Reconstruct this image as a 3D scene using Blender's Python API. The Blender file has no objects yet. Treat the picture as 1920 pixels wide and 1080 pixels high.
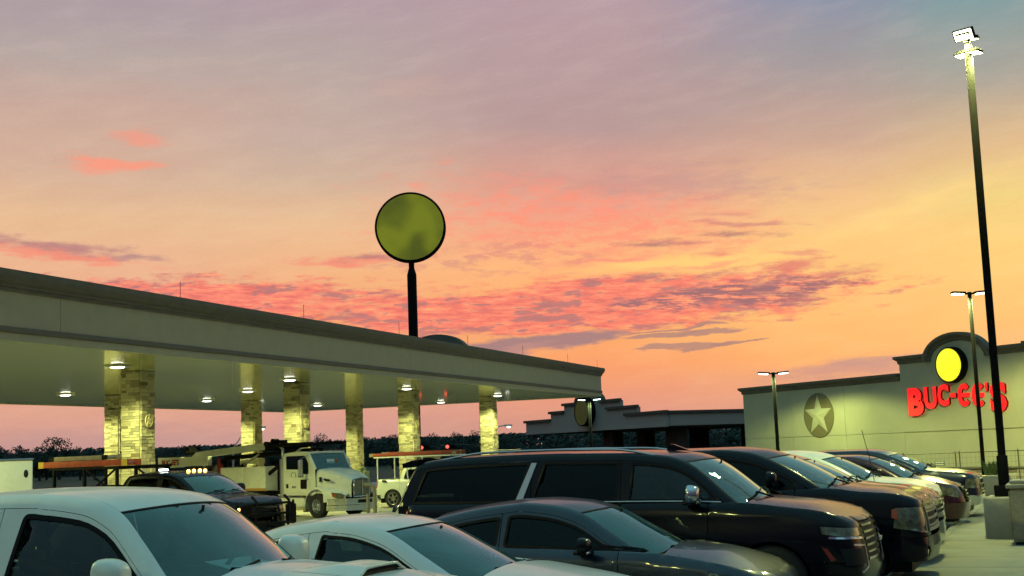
import bpy, bmesh, math, random
from mathutils import Vector, Matrix, noise as mnoise
from mathutils.geometry import delaunay_2d_cdt
from math import sin, cos, pi, radians, sqrt, atan2
random.seed(7)
scn = bpy.context.scene
COL = scn.collection

# ------------------------------------------------------------------ camera
CAM_H = 1.95; YAW = radians(22.8); PIT = radians(7.1); ROL = 0.037
fh = Vector((-sin(YAW), cos(YAW), 0)); rt = Vector((cos(YAW), sin(YAW), 0)); upv = Vector((0, 0, 1))
fw = fh * cos(PIT) + upv * sin(PIT); u0 = upv * cos(PIT) - fh * sin(PIT)
cu = u0 * cos(ROL) + rt * sin(ROL); cr = rt * cos(ROL) - u0 * sin(ROL)
cd = bpy.data.cameras.new('camera'); cam = bpy.data.objects.new('camera', cd); COL.objects.link(cam)
cd.sensor_width = 36; cd.lens = 2450 / 1920 * 36; cd.clip_start = 0.1; cd.clip_end = 3000
M = Matrix((cr, cu, -fw)).transposed().to_4x4(); M.translation = (0, 0, CAM_H)
cam.matrix_world = M
scn.camera = cam
scn.view_settings.view_transform = 'Standard'; scn.view_settings.look = 'None'
cy = scn.cycles; cy.use_adaptive_sampling = True; cy.adaptive_threshold = .02; cy.adaptive_min_samples = 6; cy.use_denoising = True
cy.max_bounces = 5; cy.diffuse_bounces = 2; cy.glossy_bounces = 3; cy.transmission_bounces = 4; cy.transparent_max_bounces = 6
cy.caustics_reflective = False; cy.caustics_refractive = False; cy.sample_clamp_indirect = 4
scn.view_settings.exposure = .13; scn.view_settings.gamma = 1

# ------------------------------------------------------------------ node helpers
def s2l(c):
    return tuple((v / 255 / 12.92 if v / 255 <= .04045 else ((v / 255 + .055) / 1.055) ** 2.4) for v in c) + (1,)

class NT:
    """small expression wrapper round a node tree"""
    def __init__(s, nt): s.nt = nt; s.n = nt.nodes; s.l = nt.links
    def put(s, sock, v):
        if isinstance(v, (int, float)):
            sock.default_value = v
        elif isinstance(v, (tuple, list)):
            sock.default_value = v
        else: s.l.new(v, sock)
    def m(s, op, a, b=0, c=0, clamp=False):
        n = s.n.new('ShaderNodeMath'); n.operation = op; n.use_clamp = clamp
        s.put(n.inputs[0], a); s.put(n.inputs[1], b); s.put(n.inputs[2], c); return n.outputs[0]
    def add(s, a, b): return s.m('ADD', a, b)
    def sub(s, a, b): return s.m('SUBTRACT', a, b)
    def mul(s, a, b): return s.m('MULTIPLY', a, b)
    def madd(s, a, b, c): return s.m('MULTIPLY_ADD', a, b, c)
    def sm(s, v, lo, hi, o0=0, o1=1):
        n = s.n.new('ShaderNodeMapRange'); n.interpolation_type = 'SMOOTHSTEP'
        for i, x in enumerate((v, lo, hi, o0, o1)): s.put(n.inputs[i], x)
        return n.outputs[0]
    def lin(s, v, lo, hi, o0=0, o1=1):
        n = s.n.new('ShaderNodeMapRange')
        for i, x in enumerate((v, lo, hi, o0, o1)): s.put(n.inputs[i], x)
        return n.outputs[0]
    def mix(s, f, a, b):
        n = s.n.new('ShaderNodeMix'); n.data_type = 'RGBA'; n.clamp_factor = True
        s.put(n.inputs[0], f); s.put(n.inputs[6], a); s.put(n.inputs[7], b); return n.outputs[2]
    def blend(s, mode, f, a, b):
        n = s.n.new('ShaderNodeMix'); n.data_type = 'RGBA'; n.blend_type = mode
        s.put(n.inputs[0], f); s.put(n.inputs[6], a); s.put(n.inputs[7], b); return n.outputs[2]
    def vec(s, x, y, z=0):
        n = s.n.new('ShaderNodeCombineXYZ'); s.put(n.inputs[0], x); s.put(n.inputs[1], y); s.put(n.inputs[2], z); return n.outputs[0]
    def noise(s, v, scale, detail=4, rough=.5, dist=0):
        n = s.n.new('ShaderNodeTexNoise'); n.inputs['Scale'].default_value = scale
        if v is not None: s.l.new(v, n.inputs['Vector'])
        n.inputs['Detail'].default_value = detail; n.inputs['Roughness'].default_value = rough
        n.inputs['Distortion'].default_value = dist; return n.outputs['Fac']
    def ramp(s, v, stops, mode='EASE'):
        n = s.n.new('ShaderNodeValToRGB'); cr_ = n.color_ramp; cr_.interpolation = mode
        while len(cr_.elements) < len(stops): cr_.elements.new(.5)
        for e, (p, c) in zip(cr_.elements, stops): e.position = p
        for e, (p, c) in zip(cr_.elements, stops): e.position = p; e.color = c
        s.put(n.inputs[0], v); return n.outputs[0]

# ------------------------------------------------------------------ sky (world)
W = bpy.data.worlds.new('World'); scn.world = W; W.use_nodes = True
W.node_tree.nodes.clear(); N = NT(W.node_tree)
tc = N.n.new('ShaderNodeTexCoord').outputs['Generated']
sx = N.n.new('ShaderNodeSeparateXYZ'); N.l.new(tc, sx.inputs[0]); X, Y, Z = sx.outputs
xr = N.add(N.mul(X, rt.x), N.mul(Y, rt.y)); yr = N.add(N.mul(X, fh.x), N.mul(Y, fh.y))
az = N.mul(N.m('ARCTAN2', xr, yr), 57.29578)            # degrees right of the view heading
el = N.mul(N.m('ARCSINE', Z), 57.29578)
nv = N.vec(N.mul(az, .05), N.mul(el, .16))
warp = N.sub(N.noise(nv, 1.3, 3, .55), .5)
azw = N.madd(warp, 7.0, az); elw = N.madd(warp, 2.2, el)
def col(stops):                                        # (elevation in degrees, srgb)
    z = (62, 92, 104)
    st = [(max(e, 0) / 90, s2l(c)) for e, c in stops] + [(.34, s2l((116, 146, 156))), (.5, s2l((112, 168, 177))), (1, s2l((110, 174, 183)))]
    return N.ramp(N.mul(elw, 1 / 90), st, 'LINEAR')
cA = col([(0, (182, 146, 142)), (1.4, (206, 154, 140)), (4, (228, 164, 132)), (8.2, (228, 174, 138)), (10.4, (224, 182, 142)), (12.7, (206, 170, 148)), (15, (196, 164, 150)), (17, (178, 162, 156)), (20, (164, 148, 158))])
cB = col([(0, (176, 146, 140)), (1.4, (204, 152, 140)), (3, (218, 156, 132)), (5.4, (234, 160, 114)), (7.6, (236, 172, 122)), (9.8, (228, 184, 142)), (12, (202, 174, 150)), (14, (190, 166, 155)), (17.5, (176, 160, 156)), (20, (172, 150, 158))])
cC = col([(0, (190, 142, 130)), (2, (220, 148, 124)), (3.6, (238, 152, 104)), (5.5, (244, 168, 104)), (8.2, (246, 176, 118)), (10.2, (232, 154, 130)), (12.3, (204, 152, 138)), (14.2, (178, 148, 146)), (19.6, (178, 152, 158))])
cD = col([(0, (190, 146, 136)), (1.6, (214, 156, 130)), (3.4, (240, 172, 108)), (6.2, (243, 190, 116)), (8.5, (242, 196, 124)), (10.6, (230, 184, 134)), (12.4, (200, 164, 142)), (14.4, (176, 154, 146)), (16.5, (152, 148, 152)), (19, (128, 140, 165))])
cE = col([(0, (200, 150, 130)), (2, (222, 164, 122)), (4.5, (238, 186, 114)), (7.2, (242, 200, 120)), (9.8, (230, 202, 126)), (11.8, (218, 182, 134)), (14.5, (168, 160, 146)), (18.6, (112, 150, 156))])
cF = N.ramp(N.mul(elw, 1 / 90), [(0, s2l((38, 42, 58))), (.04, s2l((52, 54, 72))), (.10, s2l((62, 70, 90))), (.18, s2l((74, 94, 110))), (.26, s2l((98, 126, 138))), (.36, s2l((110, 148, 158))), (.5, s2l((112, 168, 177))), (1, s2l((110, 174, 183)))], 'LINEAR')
sky = N.mix(N.sm(azw, -17, -7), cA, cB)
sky = N.mix(N.sm(azw, -9, 2), sky, cC)
sky = N.mix(N.sm(azw, 4, 14), sky, cD)
sky = N.mix(N.sm(azw, 14, 21), sky, cE)
back = N.m('MAXIMUM', N.sm(az, 60, 120), N.sm(az, -40, -100))
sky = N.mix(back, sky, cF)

_w1 = N.n.new('ShaderNodeTexNoise'); N.l.new(N.vec(N.mul(az, .45), N.mul(el, 1.9), 3), _w1.inputs['Vector'])
_w1.inputs['Scale'].default_value = 1.5; _w1.inputs['Detail'].default_value = 4; _w1.inputs['Roughness'].default_value = .65
_sw = N.n.new('ShaderNodeSeparateColor'); N.l.new(_w1.outputs['Color'], _sw.inputs[0])
nzA, nzB, nzC = N.sub(_sw.outputs[0], .5), N.sub(_sw.outputs[1], .5), N.sub(_sw.outputs[2], .5)
_w2 = N.n.new('ShaderNodeTexNoise'); N.l.new(N.vec(N.mul(az, .14), N.mul(el, .6), 9), _w2.inputs['Vector'])
_w2.inputs['Scale'].default_value = 1.6; _w2.inputs['Detail'].default_value = 2; _w2.inputs['Roughness'].default_value = .5
_sx = N.n.new('ShaderNodeSeparateColor'); N.l.new(_w2.outputs['Color'], _sx.inputs[0])
azb = N.madd(N.sub(_sx.outputs[0], .5), 3.0, az); elb = N.madd(N.sub(_sx.outputs[1], .5), .9, el)
elb = N.madd(nzC, .35, elb)
pb = N.vec(azb, elb)
def blob(a0, e0, ra, re, rot=0, k=1.2, sc=1.0, lo=0.0, hi=.5, seed=0):
    mp = N.n.new('ShaderNodeMapping'); mp.vector_type = 'TEXTURE'; N.l.new(pb, mp.inputs[0])
    mp.inputs[1].default_value = (a0, e0, 0); mp.inputs[2].default_value = (0, 0, radians(rot)); mp.inputs[3].default_value = (ra, re, 1)
    vm = N.n.new('ShaderNodeVectorMath'); vm.operation = 'LENGTH'; N.l.new(mp.outputs[0], vm.inputs[0])
    kk = (nzA, nzB)[seed % 2]
    return N.sm(N.sub(N.mul(kk, k * 2.6), vm.outputs['Value']), lo - 1, hi - 1)
def lay(mask, c, f=1.0):
    global sky
    sky = N.mix(N.mul(mask, f), sky, s2l(c) if len(c) == 3 else c)

# fine cirrus mottling across the upper sky, fanning from the right
ux = N.vec(N.add(N.mul(az, .12), N.mul(el, .1)), N.sub(N.mul(el, .55), N.mul(az, .10)))
n1 = N.noise(ux, 2.2, 4, .62)
sky = N.blend('MULTIPLY', N.mul(N.sm(n1, .45, .75), .10), sky, s2l((222, 190, 196)))
sky = N.blend('SCREEN', N.mul(N.sm(n1, .52, .3), .06), sky, s2l((235, 190, 150)))
# coral veil in the middle of the picture
n2 = N.noise(N.vec(N.mul(az, .5), N.sub(N.mul(el, 1.5), N.mul(az, -.06))), 1.6, 4, .68)
veil = N.mul(blob(3.2, 9.8, 11.5, 3.0, -7, .6, .5, 0, .9, 3), N.sm(n2, .38, .62))
lay(veil, (246, 142, 116), .78)
lay(N.mul(blob(-1.5, 8.4, 6.5, .8, 0, .9, .8, 0, .7, 8), N.sm(n2, .45, .6)), (200, 132, 122), .5)
lay(blob(7.5, 11.3, 8, 1.2, -6, .7, .6, 0, 1.0, 5), (176, 142, 140), .5)
# long bright band rising to the right edge
lay(blob(17.5, 9.6, 9, .7, 17, .4, .4, 0, 1.2, 6), (248, 212, 134), .55)
# yellow strip over the main bank
lay(blob(-8.2, 5.8, 3.2, .5, -6, .8, .8, 0, .8, 9), (252, 186, 78), .85)
# the main coral bank, ragged, with grey-mauve bellies
rip = N.noise(N.vec(N.add(N.mul(az, .55), N.mul(el, .25)), N.sub(N.mul(el, 3.4), N.mul(az, -.10))), 1.5, 5, .68)
rip2 = N.noise(N.vec(N.mul(az, .8), N.sub(N.mul(el, 3.6), N.mul(az, .1)), 4), .62, 3, .6)
bank = N.m('MAXIMUM', blob(2.6, 6.15, 15.0, 1.45, 1.3, .50, 1.3, 0, .42, 1), blob(-11.5, 7.0, 9.5, 1.0, -2, .8, 1.2, 0, .6, 2))
bcol = N.ramp(rip, [(.36, s2l((214, 100, 98))), (.47, s2l((238, 116, 104))), (.58, s2l((248, 138, 112))), (.70, s2l((252, 172, 116)))], 'LINEAR')
sky = N.mix(N.mul(bank, .9), sky, bcol)
dk = N.mul(bank, N.sm(N.madd(rip, .35, rip2), .70, .78))
lay(dk, (166, 112, 114), .8)
lay(N.mul(blob(9.5, 6.35, 6.0, .6, 2, .6, 1.4, 0, .4, 13), N.sm(rip, .58, .45)), (146, 102, 110), .95)
lay(blob(8.0, 7.75, 6.5, .55, 1, .4, .6, 0, .8, 7), (253, 204, 118), .8)
# separate small clouds
for a0, e0, ra, re, rot, c, f, sd in (
        (-17.1, 12.6, 2.8, .36, 0, (246, 146, 118), .8, 21), (-15.8, 13.7, 1.3, .34, -4, (238, 148, 124), .7, 22),
        (-20.2, 9.1, 4.6, .36, -6, (176, 120, 122), .85, 23), (-19.6, 8.75, 4.2, .25, -5, (240, 134, 112), .8, 24),
        (-16.7, 8.75, 1.5, .17, -2, (176, 132, 130), .7, 25), (-4.4, 16.0, 2.2, .5, 3, (196, 162, 150), .45, 26),
        (-7.2, 8.55, 4.2, .22, 1, (236, 128, 112), .75, 27), (-6.6, 8.66, 2.6, .12, 1, (168, 112, 116), .7, 28),
        (6.6, 8.75, 2.0, .2, -3, (168, 112, 112), .85, 29), (9.9, 8.95, 2.0, .2, -2, (162, 112, 112), .85, 30),
        (10.5, 9.35, 3.0, .13, -5, (196, 130, 120), .7, 31), (9.6, 9.85, 2.0, .15, -3, (206, 138, 124), .6, 32),
        (12.3, 7.45, 2.4, .3, 4, (214, 116, 108), .8, 33), (14.4, 7.0, 2.2, .26, 2, (196, 122, 112), .75, 34),
        (12.6, 8.0, 1.8, .14, -4, (222, 140, 118), .7, 35), (9.3, 8.05, .9, .18, 4, (222, 124, 112), .7, 36),
        (4.6, 8.1, 2.6, .16, -2, (240, 134, 116), .7, 37), (8.4, 7.6, 2.4, .14, 2, (236, 138, 116), .6, 42)):
    lay(blob(a0, e0, ra * 1.1, re * 1.25, rot, .8, 2.0, 0, .95, sd), c, f)
# slate streaks low over the canopy and by the shop
lay(blob(.8, 4.55, 5.2, .42, 5, .3, 1.1, 0, .4, 40), (156, 120, 124), .95)
lay(blob(-.2, 4.05, 2.4, .45, 12, .6, 1.3, 0, .5, 43), (186, 134, 126), .8)
for a0, e0, ra, re, rot in ((6.6, 4.75, 2.2, .12, 4), (8.3, 4.8, 1.6, .12, 5), (7.5, 4.2, 2.3, .14, 3), (9.8, 4.35, 1.4, .1, 5), (7.0, 5.0, 2.6, .08, 4)):
    lay(blob(a0, e0, ra, re, rot, .5, 1.6, 0, .4, 41), (166, 126, 118), .85)
lay(blob(14.6, 2.9, 6.5, .6, 4, .5, .9, 0, .9, 44), (190, 142, 132), .85)
lay(blob(15.8, 3.2, 2.8, .28, 3, .9, 1.6, 0, .6, 45), (176, 140, 134), .5)
lay(blob(-17, .9, 14, 1.0, 1, .5, .5, 0, 1.0, 46), (182, 142, 140), .55)
grain = N.noise(N.vec(N.mul(az, 1), N.mul(el, 1.6)), 7, 2, .7)
sky = N.blend('MULTIPLY', N.lin(grain, .35, .65, 0, .09), sky, (.62, .58, .6, 1))
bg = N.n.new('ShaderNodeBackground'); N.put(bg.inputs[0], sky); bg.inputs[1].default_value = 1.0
# a trace of the physical dusk sky under the clouds
nsk = N.n.new('ShaderNodeTexSky'); nsk.sky_type = 'NISHITA'; nsk.sun_disc = False
nsk.sun_elevation = radians(.3); nsk.sun_rotation = radians(-YAW * 57.3 + 24)
bg2 = N.n.new('ShaderNodeBackground'); N.l.new(nsk.outputs[0], bg2.inputs[0]); bg2.inputs[1].default_value = .012
ad = N.n.new('ShaderNodeAddShader'); N.l.new(bg.outputs[0], ad.inputs[0]); N.l.new(bg2.outputs[0], ad.inputs[1])
W.cycles.sampling_method = 'MANUAL'; W.cycles.sample_map_resolution = 256
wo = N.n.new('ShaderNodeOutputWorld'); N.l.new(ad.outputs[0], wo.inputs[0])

# ------------------------------------------------------------------ sun: just at the horizon, almost gone
sd = bpy.data.lights.new('sun', 'SUN'); sun = bpy.data.objects.new('sun', sd); COL.objects.link(sun)
sd.energy = .03; sd.color = (1, .6, .35); sd.angle = radians(12)
sdir = (fh * cos(radians(24)) + rt * sin(radians(24))); sdir.z = .03
sun.rotation_euler = sdir.to_track_quat('Z', 'Y').to_euler()
# ------------------------------------------------------------------ materials
MATS = {}
def mat(name, c, rough=.5, metal=0, spec=.5, coat=0, var=0.0, vs=3.0, bump=0.0, bs=40.0, emit=None, es=0, back=None, stretch=(1, 1, 1), dirt=0.0, obj=True):
    if name in MATS: return MATS[name]
    m = bpy.data.materials.new(name); m.use_nodes = True; MATS[name] = m
    t = NT(m.node_tree); b = t.n['Principled BSDF']
    base = tuple(c[:3]) + (1,)
    b.inputs['Base Color'].default_value = base; b.inputs['Roughness'].default_value = rough
    b.inputs['Metallic'].default_value = metal; b.inputs['Specular IOR Level'].default_value = spec
    b.inputs['Coat Weight'].default_value = coat; b.inputs['Coat Roughness'].default_value = .04
    src = None
    if var or bump or dirt:
        co = t.n.new('ShaderNodeTexCoord').outputs['Object']
        mp = t.n.new('ShaderNodeMapping'); t.l.new(co, mp.inputs[0]); mp.inputs[3].default_value = stretch; co = mp.outputs[0]
        colr = base
        if var:
            nz = t.noise(co, vs, 3, .6)
            colr = t.mix(t.lin(nz, .3, .7), tuple(v * (1 - var) for v in c[:3]) + (1,), tuple(min(1, v * (1 + var * .6)) for v in c[:3]) + (1,))
        if dirt:
            n2 = t.noise(co, vs * 2.3, 4, .7)
            colr = t.mix(t.mul(t.sm(n2, .48, .75), dirt), colr, (.16, .14, .11, 1))
            t.l.new(t.lin(n2, .35, .7, rough, min(1, rough + .3)), b.inputs['Roughness'])
        if not isinstance(colr, tuple): src = colr; t.l.new(colr, b.inputs['Base Color'])
        if bump:
            bn = t.n.new('ShaderNodeBump'); bn.inputs['Strength'].default_value = bump; bn.inputs['Distance'].default_value = .01
            t.l.new(t.noise(co, bs, 3, .6), bn.inputs['Height']); t.l.new(bn.outputs[0], b.inputs['Normal'])
    if back is not None:                                   # cloth / trim on the inner face of a panel
        g = t.n.new('ShaderNodeNewGeometry')
        mx = t.mix(g.outputs['Backfacing'], src if src is not None else base, tuple(back) + (1,)); t.l.new(mx, b.inputs['Base Color'])
        t.l.new(t.lin(g.outputs['Backfacing'], 0, 1, coat, 0), b.inputs['Coat Weight'])
        t.l.new(t.lin(g.outputs['Backfacing'], 0, 1, rough, .9), b.inputs['Roughness'])
        t.l.new(t.lin(g.outputs['Backfacing'], 0, 1, metal, 0), b.inputs['Metallic'])
    if emit: b.inputs['Emission Color'].default_value = tuple(emit) + (1,); b.inputs['Emission Strength'].default_value = es
    return m

def glassmat(name, tint, dust=.05, dustcol=(.45, .5, .45), ior=1.52, rough=.0, dscale=4, refl=1.35):
    m = bpy.data.materials.new(name); m.use_nodes = True; MATS[name] = m
    t = NT(m.node_tree); t.n.clear()
    tr = t.n.new('ShaderNodeBsdfTransparent'); tr.inputs[0].default_value = tuple(tint) + (1,)
    gl = t.n.new('ShaderNodeBsdfGlossy'); gl.inputs['Roughness'].default_value = rough; gl.inputs[0].default_value = (.80, 1, .97, 1)
    fr = t.n.new('ShaderNodeFresnel'); fr.inputs[0].default_value = ior
    mx = t.n.new('ShaderNodeMixShader'); t.l.new(t.m('MULTIPLY', fr.outputs[0], refl, clamp=True), mx.inputs[0]); t.l.new(tr.outputs[0], mx.inputs[1]); t.l.new(gl.outputs[0], mx.inputs[2])
    df = t.n.new('ShaderNodeBsdfDiffuse'); df.inputs[0].default_value = tuple(dustcol) + (1,)
    co = t.n.new('ShaderNodeTexCoord').outputs['Object']
    nz = t.noise(co, dscale, 4, .65)
    m2 = t.n.new('ShaderNodeMixShader'); t.l.new(t.lin(nz, .3, .75, dust * .5, dust * 1.6), m2.inputs[0]); t.l.new(mx.outputs[0], m2.inputs[1]); t.l.new(df.outputs[0], m2.inputs[2])
    o = t.n.new('ShaderNodeOutputMaterial'); t.l.new(m2.outputs[0], o.inputs[0]); return m

TRIM = (.012, .013, .014)
rubber = mat('tyre_rubber', (.018, .018, .018), .85, bump=.3, bs=60)
trim = mat('black_trim', (.010, .010, .011), .6, spec=.3, var=.3)
seal = mat('window_seal', (.004, .004, .005), .75, spec=.2)
chrome = mat('chrome', (.62, .64, .66), .12, 1)
satin = mat('satin_metal', (.45, .47, .52), .32, 1)
alloy = mat('alloy_wheel', (.42, .43, .44), .3, .9)
steel = mat('dark_steel', (.06, .06, .06), .5, .5, var=.3)
cloth = mat('seat_cloth', (.045, .047, .05), .9, bump=.4, bs=80)
dashm = mat('dashboard_plastic', (.05, .052, .055), .7)
paper = mat('white_paper', (.75, .8, .75), .8)
wglass = glassmat('windscreen_glass', (.66, .84, .80), .10, (.22, .42, .40), refl=1.9)
sglass = glassmat('side_glass', (.30, .44, .42), .02, (.12, .2, .2))
dglass = glassmat('privacy_glass', (.02, .03, .035), .004, (.02, .03, .04), refl=.5)
p_white = mat('white_paint', (.72, .76, .70), .38, coat=.45, var=.05, vs=1.5, back=TRIM, dirt=.10)
p_fleet = mat('fleet_white_enamel', (.72, .74, .68), .35, coat=.4, var=.06, vs=2, dirt=.12)
p_white2 = mat('pearl_white_paint', (.70, .73, .70), .32, coat=.6, var=.04, vs=1.5, back=TRIM, dirt=.05)
p_dark = mat('dark_grey_paint', (.018, .029, .048), .32, .35, coat=.6, back=TRIM, var=.15, vs=2)
p_black = mat('black_paint', (.0035, .0045, .009), .22, spec=.12, coat=.32, back=TRIM, var=.2)
p_black2 = mat('blue_black_paint', (.010, .013, .026), .25, .2, coat=.8, back=TRIM, var=.2)
p_blue = mat('dark_blue_paint', (.012, .03, .075), .25, .3, coat=.8, back=TRIM)
p_red = mat('maroon_paint', (.032, .004, .008), .25, .2, coat=.7, back=TRIM)
p_silver = mat('silver_paint', (.34, .36, .36), .3, .6, coat=.7, back=TRIM)
lampglass = mat('headlight_lens', (.16, .16, .10), .08, .35, coat=1, var=.6, vs=14)
lampamb = mat('amber_reflector', (.34, .06, .02), .25, coat=.6)
redlens = mat('red_lens', (.28, .01, .012), .2, coat=.8)

# ------------------------------------------------------------------ object helpers
def link(name, me, m=None, parent=None, loc=None, rz=0):
    o = bpy.data.objects.new(name, me); COL.objects.link(o)
    if m is not None and me is not None:
        for x in (m if isinstance(m, (list, tuple)) else [m]): me.materials.append(x)
    if parent: o.parent = parent
    if loc is not None: o.location = loc
    if rz: o.rotation_euler = (0, 0, rz)
    return o
def tag(o, label=None, cat=None, group=None, kind=None):
    if label: o['label'] = label
    if cat: o['category'] = cat
    if group: o['group'] = group
    if kind: o['kind'] = kind
    return o
def thing(name, label, cat, loc=(0, 0, 0), rz=0, group=None):
    return tag(link(name, None, loc=loc, rz=rz), label, cat, group)

class MB:
    def __init__(s): s.v = []; s.f = []; s.sm = []; s.mi = []
    def add(s, vs, fs, smooth=False, mi=0, T=None):
        b = len(s.v)
        s.v += [tuple(T @ Vector(v)) if T else tuple(v) for v in vs]
        for f in fs: s.f.append(tuple(i + b for i in f)); s.sm.append(smooth); s.mi.append(mi)
        return s
    def box(s, x0, x1, y0, y1, z0, z1, T=None, mi=0, bev=0):
        if x0 > x1: x0, x1 = x1, x0
        if y0 > y1: y0, y1 = y1, y0
        if z0 > z1: z0, z1 = z1, z0
        if bev:
            bm = bmesh.new(); bmesh.ops.create_cube(bm, size=1)
            for v in bm.verts: v.co = Vector(((x0 + x1) / 2 + v.co.x * (x1 - x0), (y0 + y1) / 2 + v.co.y * (y1 - y0), (z0 + z1) / 2 + v.co.z * (z1 - z0)))
            bmesh.ops.bevel(bm, geom=bm.edges[:], offset=bev, segments=2, affect='EDGES', profile=.5)
            bm.verts.index_update()
            s.add([v.co[:] for v in bm.verts], [[v.index for v in f.verts] for f in bm.faces], True, mi, T); bm.free(); return s
        vs = [(x, y, z) for x in (x0, x1) for y in (y0, y1) for z in (z0, z1)]
        return s.add(vs, [(0, 1, 3, 2), (4, 6, 7, 5), (0, 4, 5, 1), (2, 3, 7, 6), (0, 2, 6, 4), (1, 5, 7, 3)], False, mi, T)
    def tube(s, pts, r, n=8, caps=True, smooth=True, mi=0, T=None, r2=None):
        pts = [Vector(p) for p in pts]; rings = []; vs = []; fs = []
        up = Vector((0, 0, 1)); prev = None
        for i, p in enumerate(pts):
            d = (pts[min(i + 1, len(pts) - 1)] - pts[max(i - 1, 0)]).normalized()
            if prev is None:
                a = d.cross(up)
                if a.length < .01: a = d.cross(Vector((1, 0, 0)))
            else: a = prev - d * prev.dot(d)
            a.normalize(); prev = a; b = d.cross(a)
            rr = r if r2 is None else r + (r2 - r) * i / (len(pts) - 1)
            ra, rb = rr if isinstance(rr, tuple) else (rr, rr)
            for k in range(n):
                t = 2 * pi * k / n; vs.append(p + a * cos(t) * ra + b * sin(t) * rb)
        for i in range(len(pts) - 1):
            for k in range(n): fs.append((i * n + k, i * n + (k + 1) % n, (i + 1) * n + (k + 1) % n, (i + 1) * n + k))
        s.add(vs, fs, smooth, mi, T)
        if caps:
            s.add(vs[:n], [tuple(reversed(range(n)))], False, mi, T); s.add(vs[-n:], [tuple(range(n))], False, mi, T)
        return s
    def lathe(s, prof, n=24, axis='z', smooth=True, mi=0, T=None, caps=False):
        vs = []; fs = []
        for (r, h) in prof:
            for k in range(n):
                a = 2 * pi * k / n; x, y = r * cos(a), r * sin(a)
                vs.append((x, y, h) if axis == 'z' else ((x, h, y) if axis == 'y' else (h, x, y)))
        m_ = len(prof)
        for i in range(m_ - 1):
            for k in range(n): fs.append((i * n + k, i * n + (k + 1) % n, (i + 1) * n + (k + 1) % n, (i + 1) * n + k))
        s.add(vs, fs, smooth, mi, T)
        if caps: s.add(vs[:n], [tuple(range(n))], False, mi, T); s.add(vs[-n:], [tuple(range(n))], False, mi, T)
        return s
    def prism(s, poly, h0, h1, axis='y', mi=0, T=None):
        """poly of 2D points extruded along axis (y: poly=(x,z); x: poly=(y,z); z: poly=(x,y))"""
        def P(a, b, h): return (a, h, b) if axis == 'y' else ((h, a, b) if axis == 'x' else (a, b, h))
        n = len(poly); vs = [P(a, b, h0) for a, b in poly] + [P(a, b, h1) for a, b in poly]
        fs = [tuple(range(n)), tuple(reversed(range(n, 2 * n)))] + [(i, (i + 1) % n, n + (i + 1) % n, n + i) for i in range(n)]
        return s.add(vs, fs, False, mi, T)
    def mesh(s, name='mesh', fix=True):
        me = bpy.data.meshes.new(name); me.from_pydata(s.v, [], s.f); 
        me.polygons.foreach_set('use_smooth', s.sm); me.polygons.foreach_set('material_index', s.mi)
        if fix:
            bm = bmesh.new(); bm.from_mesh(me); bmesh.ops.recalc_face_normals(bm, faces=bm.faces); bm.to_mesh(me); bm.free()
        me.update(); return me
    def build(s, name, m, parent=None, loc=None, rz=0, fix=True): return link(name, s.mesh(name, fix), m, parent, loc, rz)

def R3(x=0, y=0, z=0): return Matrix.Rotation(z, 4, 'Z') @ Matrix.Rotation(y, 4, 'Y') @ Matrix.Rotation(x, 4, 'X')
def TR(x, y, z): return Matrix.Translation((x, y, z))

# ------------------------------------------------------------------ sculpted vehicle shells
def pchip(tab):
    xs = [a for a, b in tab]; ys = [b for a, b in tab]; n = len(xs)
    if xs[0] > xs[-1]: xs.reverse(); ys.reverse()
    d = [(ys[i + 1] - ys[i]) / (xs[i + 1] - xs[i]) for i in range(n - 1)]
    m = [d[0]] + [0 if d[i - 1] * d[i] <= 0 else 2 * d[i - 1] * d[i] / (d[i - 1] + d[i]) for i in range(1, n - 1)] + [d[-1]]
    def f(x):
        if x <= xs[0]: return ys[0]
        if x >= xs[-1]: return ys[-1]
        i = 0
        while x > xs[i + 1]: i += 1
        h = xs[i + 1] - xs[i]; t = (x - xs[i]) / h
        return (2 * t**3 - 3 * t * t + 1) * ys[i] + (t**3 - 2 * t * t + t) * h * m[i] + (3 * t * t - 2 * t**3) * ys[i + 1] + (t**3 - t * t) * h * m[i + 1]
    return f
def sstep(t): t = max(0, min(1, t)); return t * t * (3 - 2 * t)
def densify(poly, h):
    out = []
    for i, a in enumerate(poly):
        b = poly[(i + 1) % len(poly)]; L = math.hypot(b[0] - a[0], b[1] - a[1]); n = max(1, int(L / h + .5))
        for k in range(n): out.append((a[0] + (b[0] - a[0]) * k / n, a[1] + (b[1] - a[1]) * k / n))
    return out
def rounded(poly, r, seg=4):
    out = []; n = len(poly)
    for i in range(n):
        p = Vector(poly[i]); a = Vector(poly[i - 1]) - p; b = Vector(poly[(i + 1) % n]) - p
        la, lb = a.length, b.length
        if la < 1e-6 or lb < 1e-6: continue
        a /= la; b /= lb
        if a.dot(b) < -.9: out.append(tuple(p)); continue
        q = min(r, la * .45, lb * .45); A = p + a * q; B = p + b * q
        for k in range(seg + 1):
            t = k / seg; out.append(tuple(A * (1 - t)**2 + p * 2 * t * (1 - t) + B * t * t))
    return out
def inpoly(x, y, poly):
    c = False; j = len(poly) - 1
    for i in range(len(poly)):
        xi, yi = poly[i]; xj, yj = poly[j]
        if (yi > y) != (yj > y) and x < (xj - xi) * (y - yi) / (yj - yi) + xi: c = not c
        j = i
    return c
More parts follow.
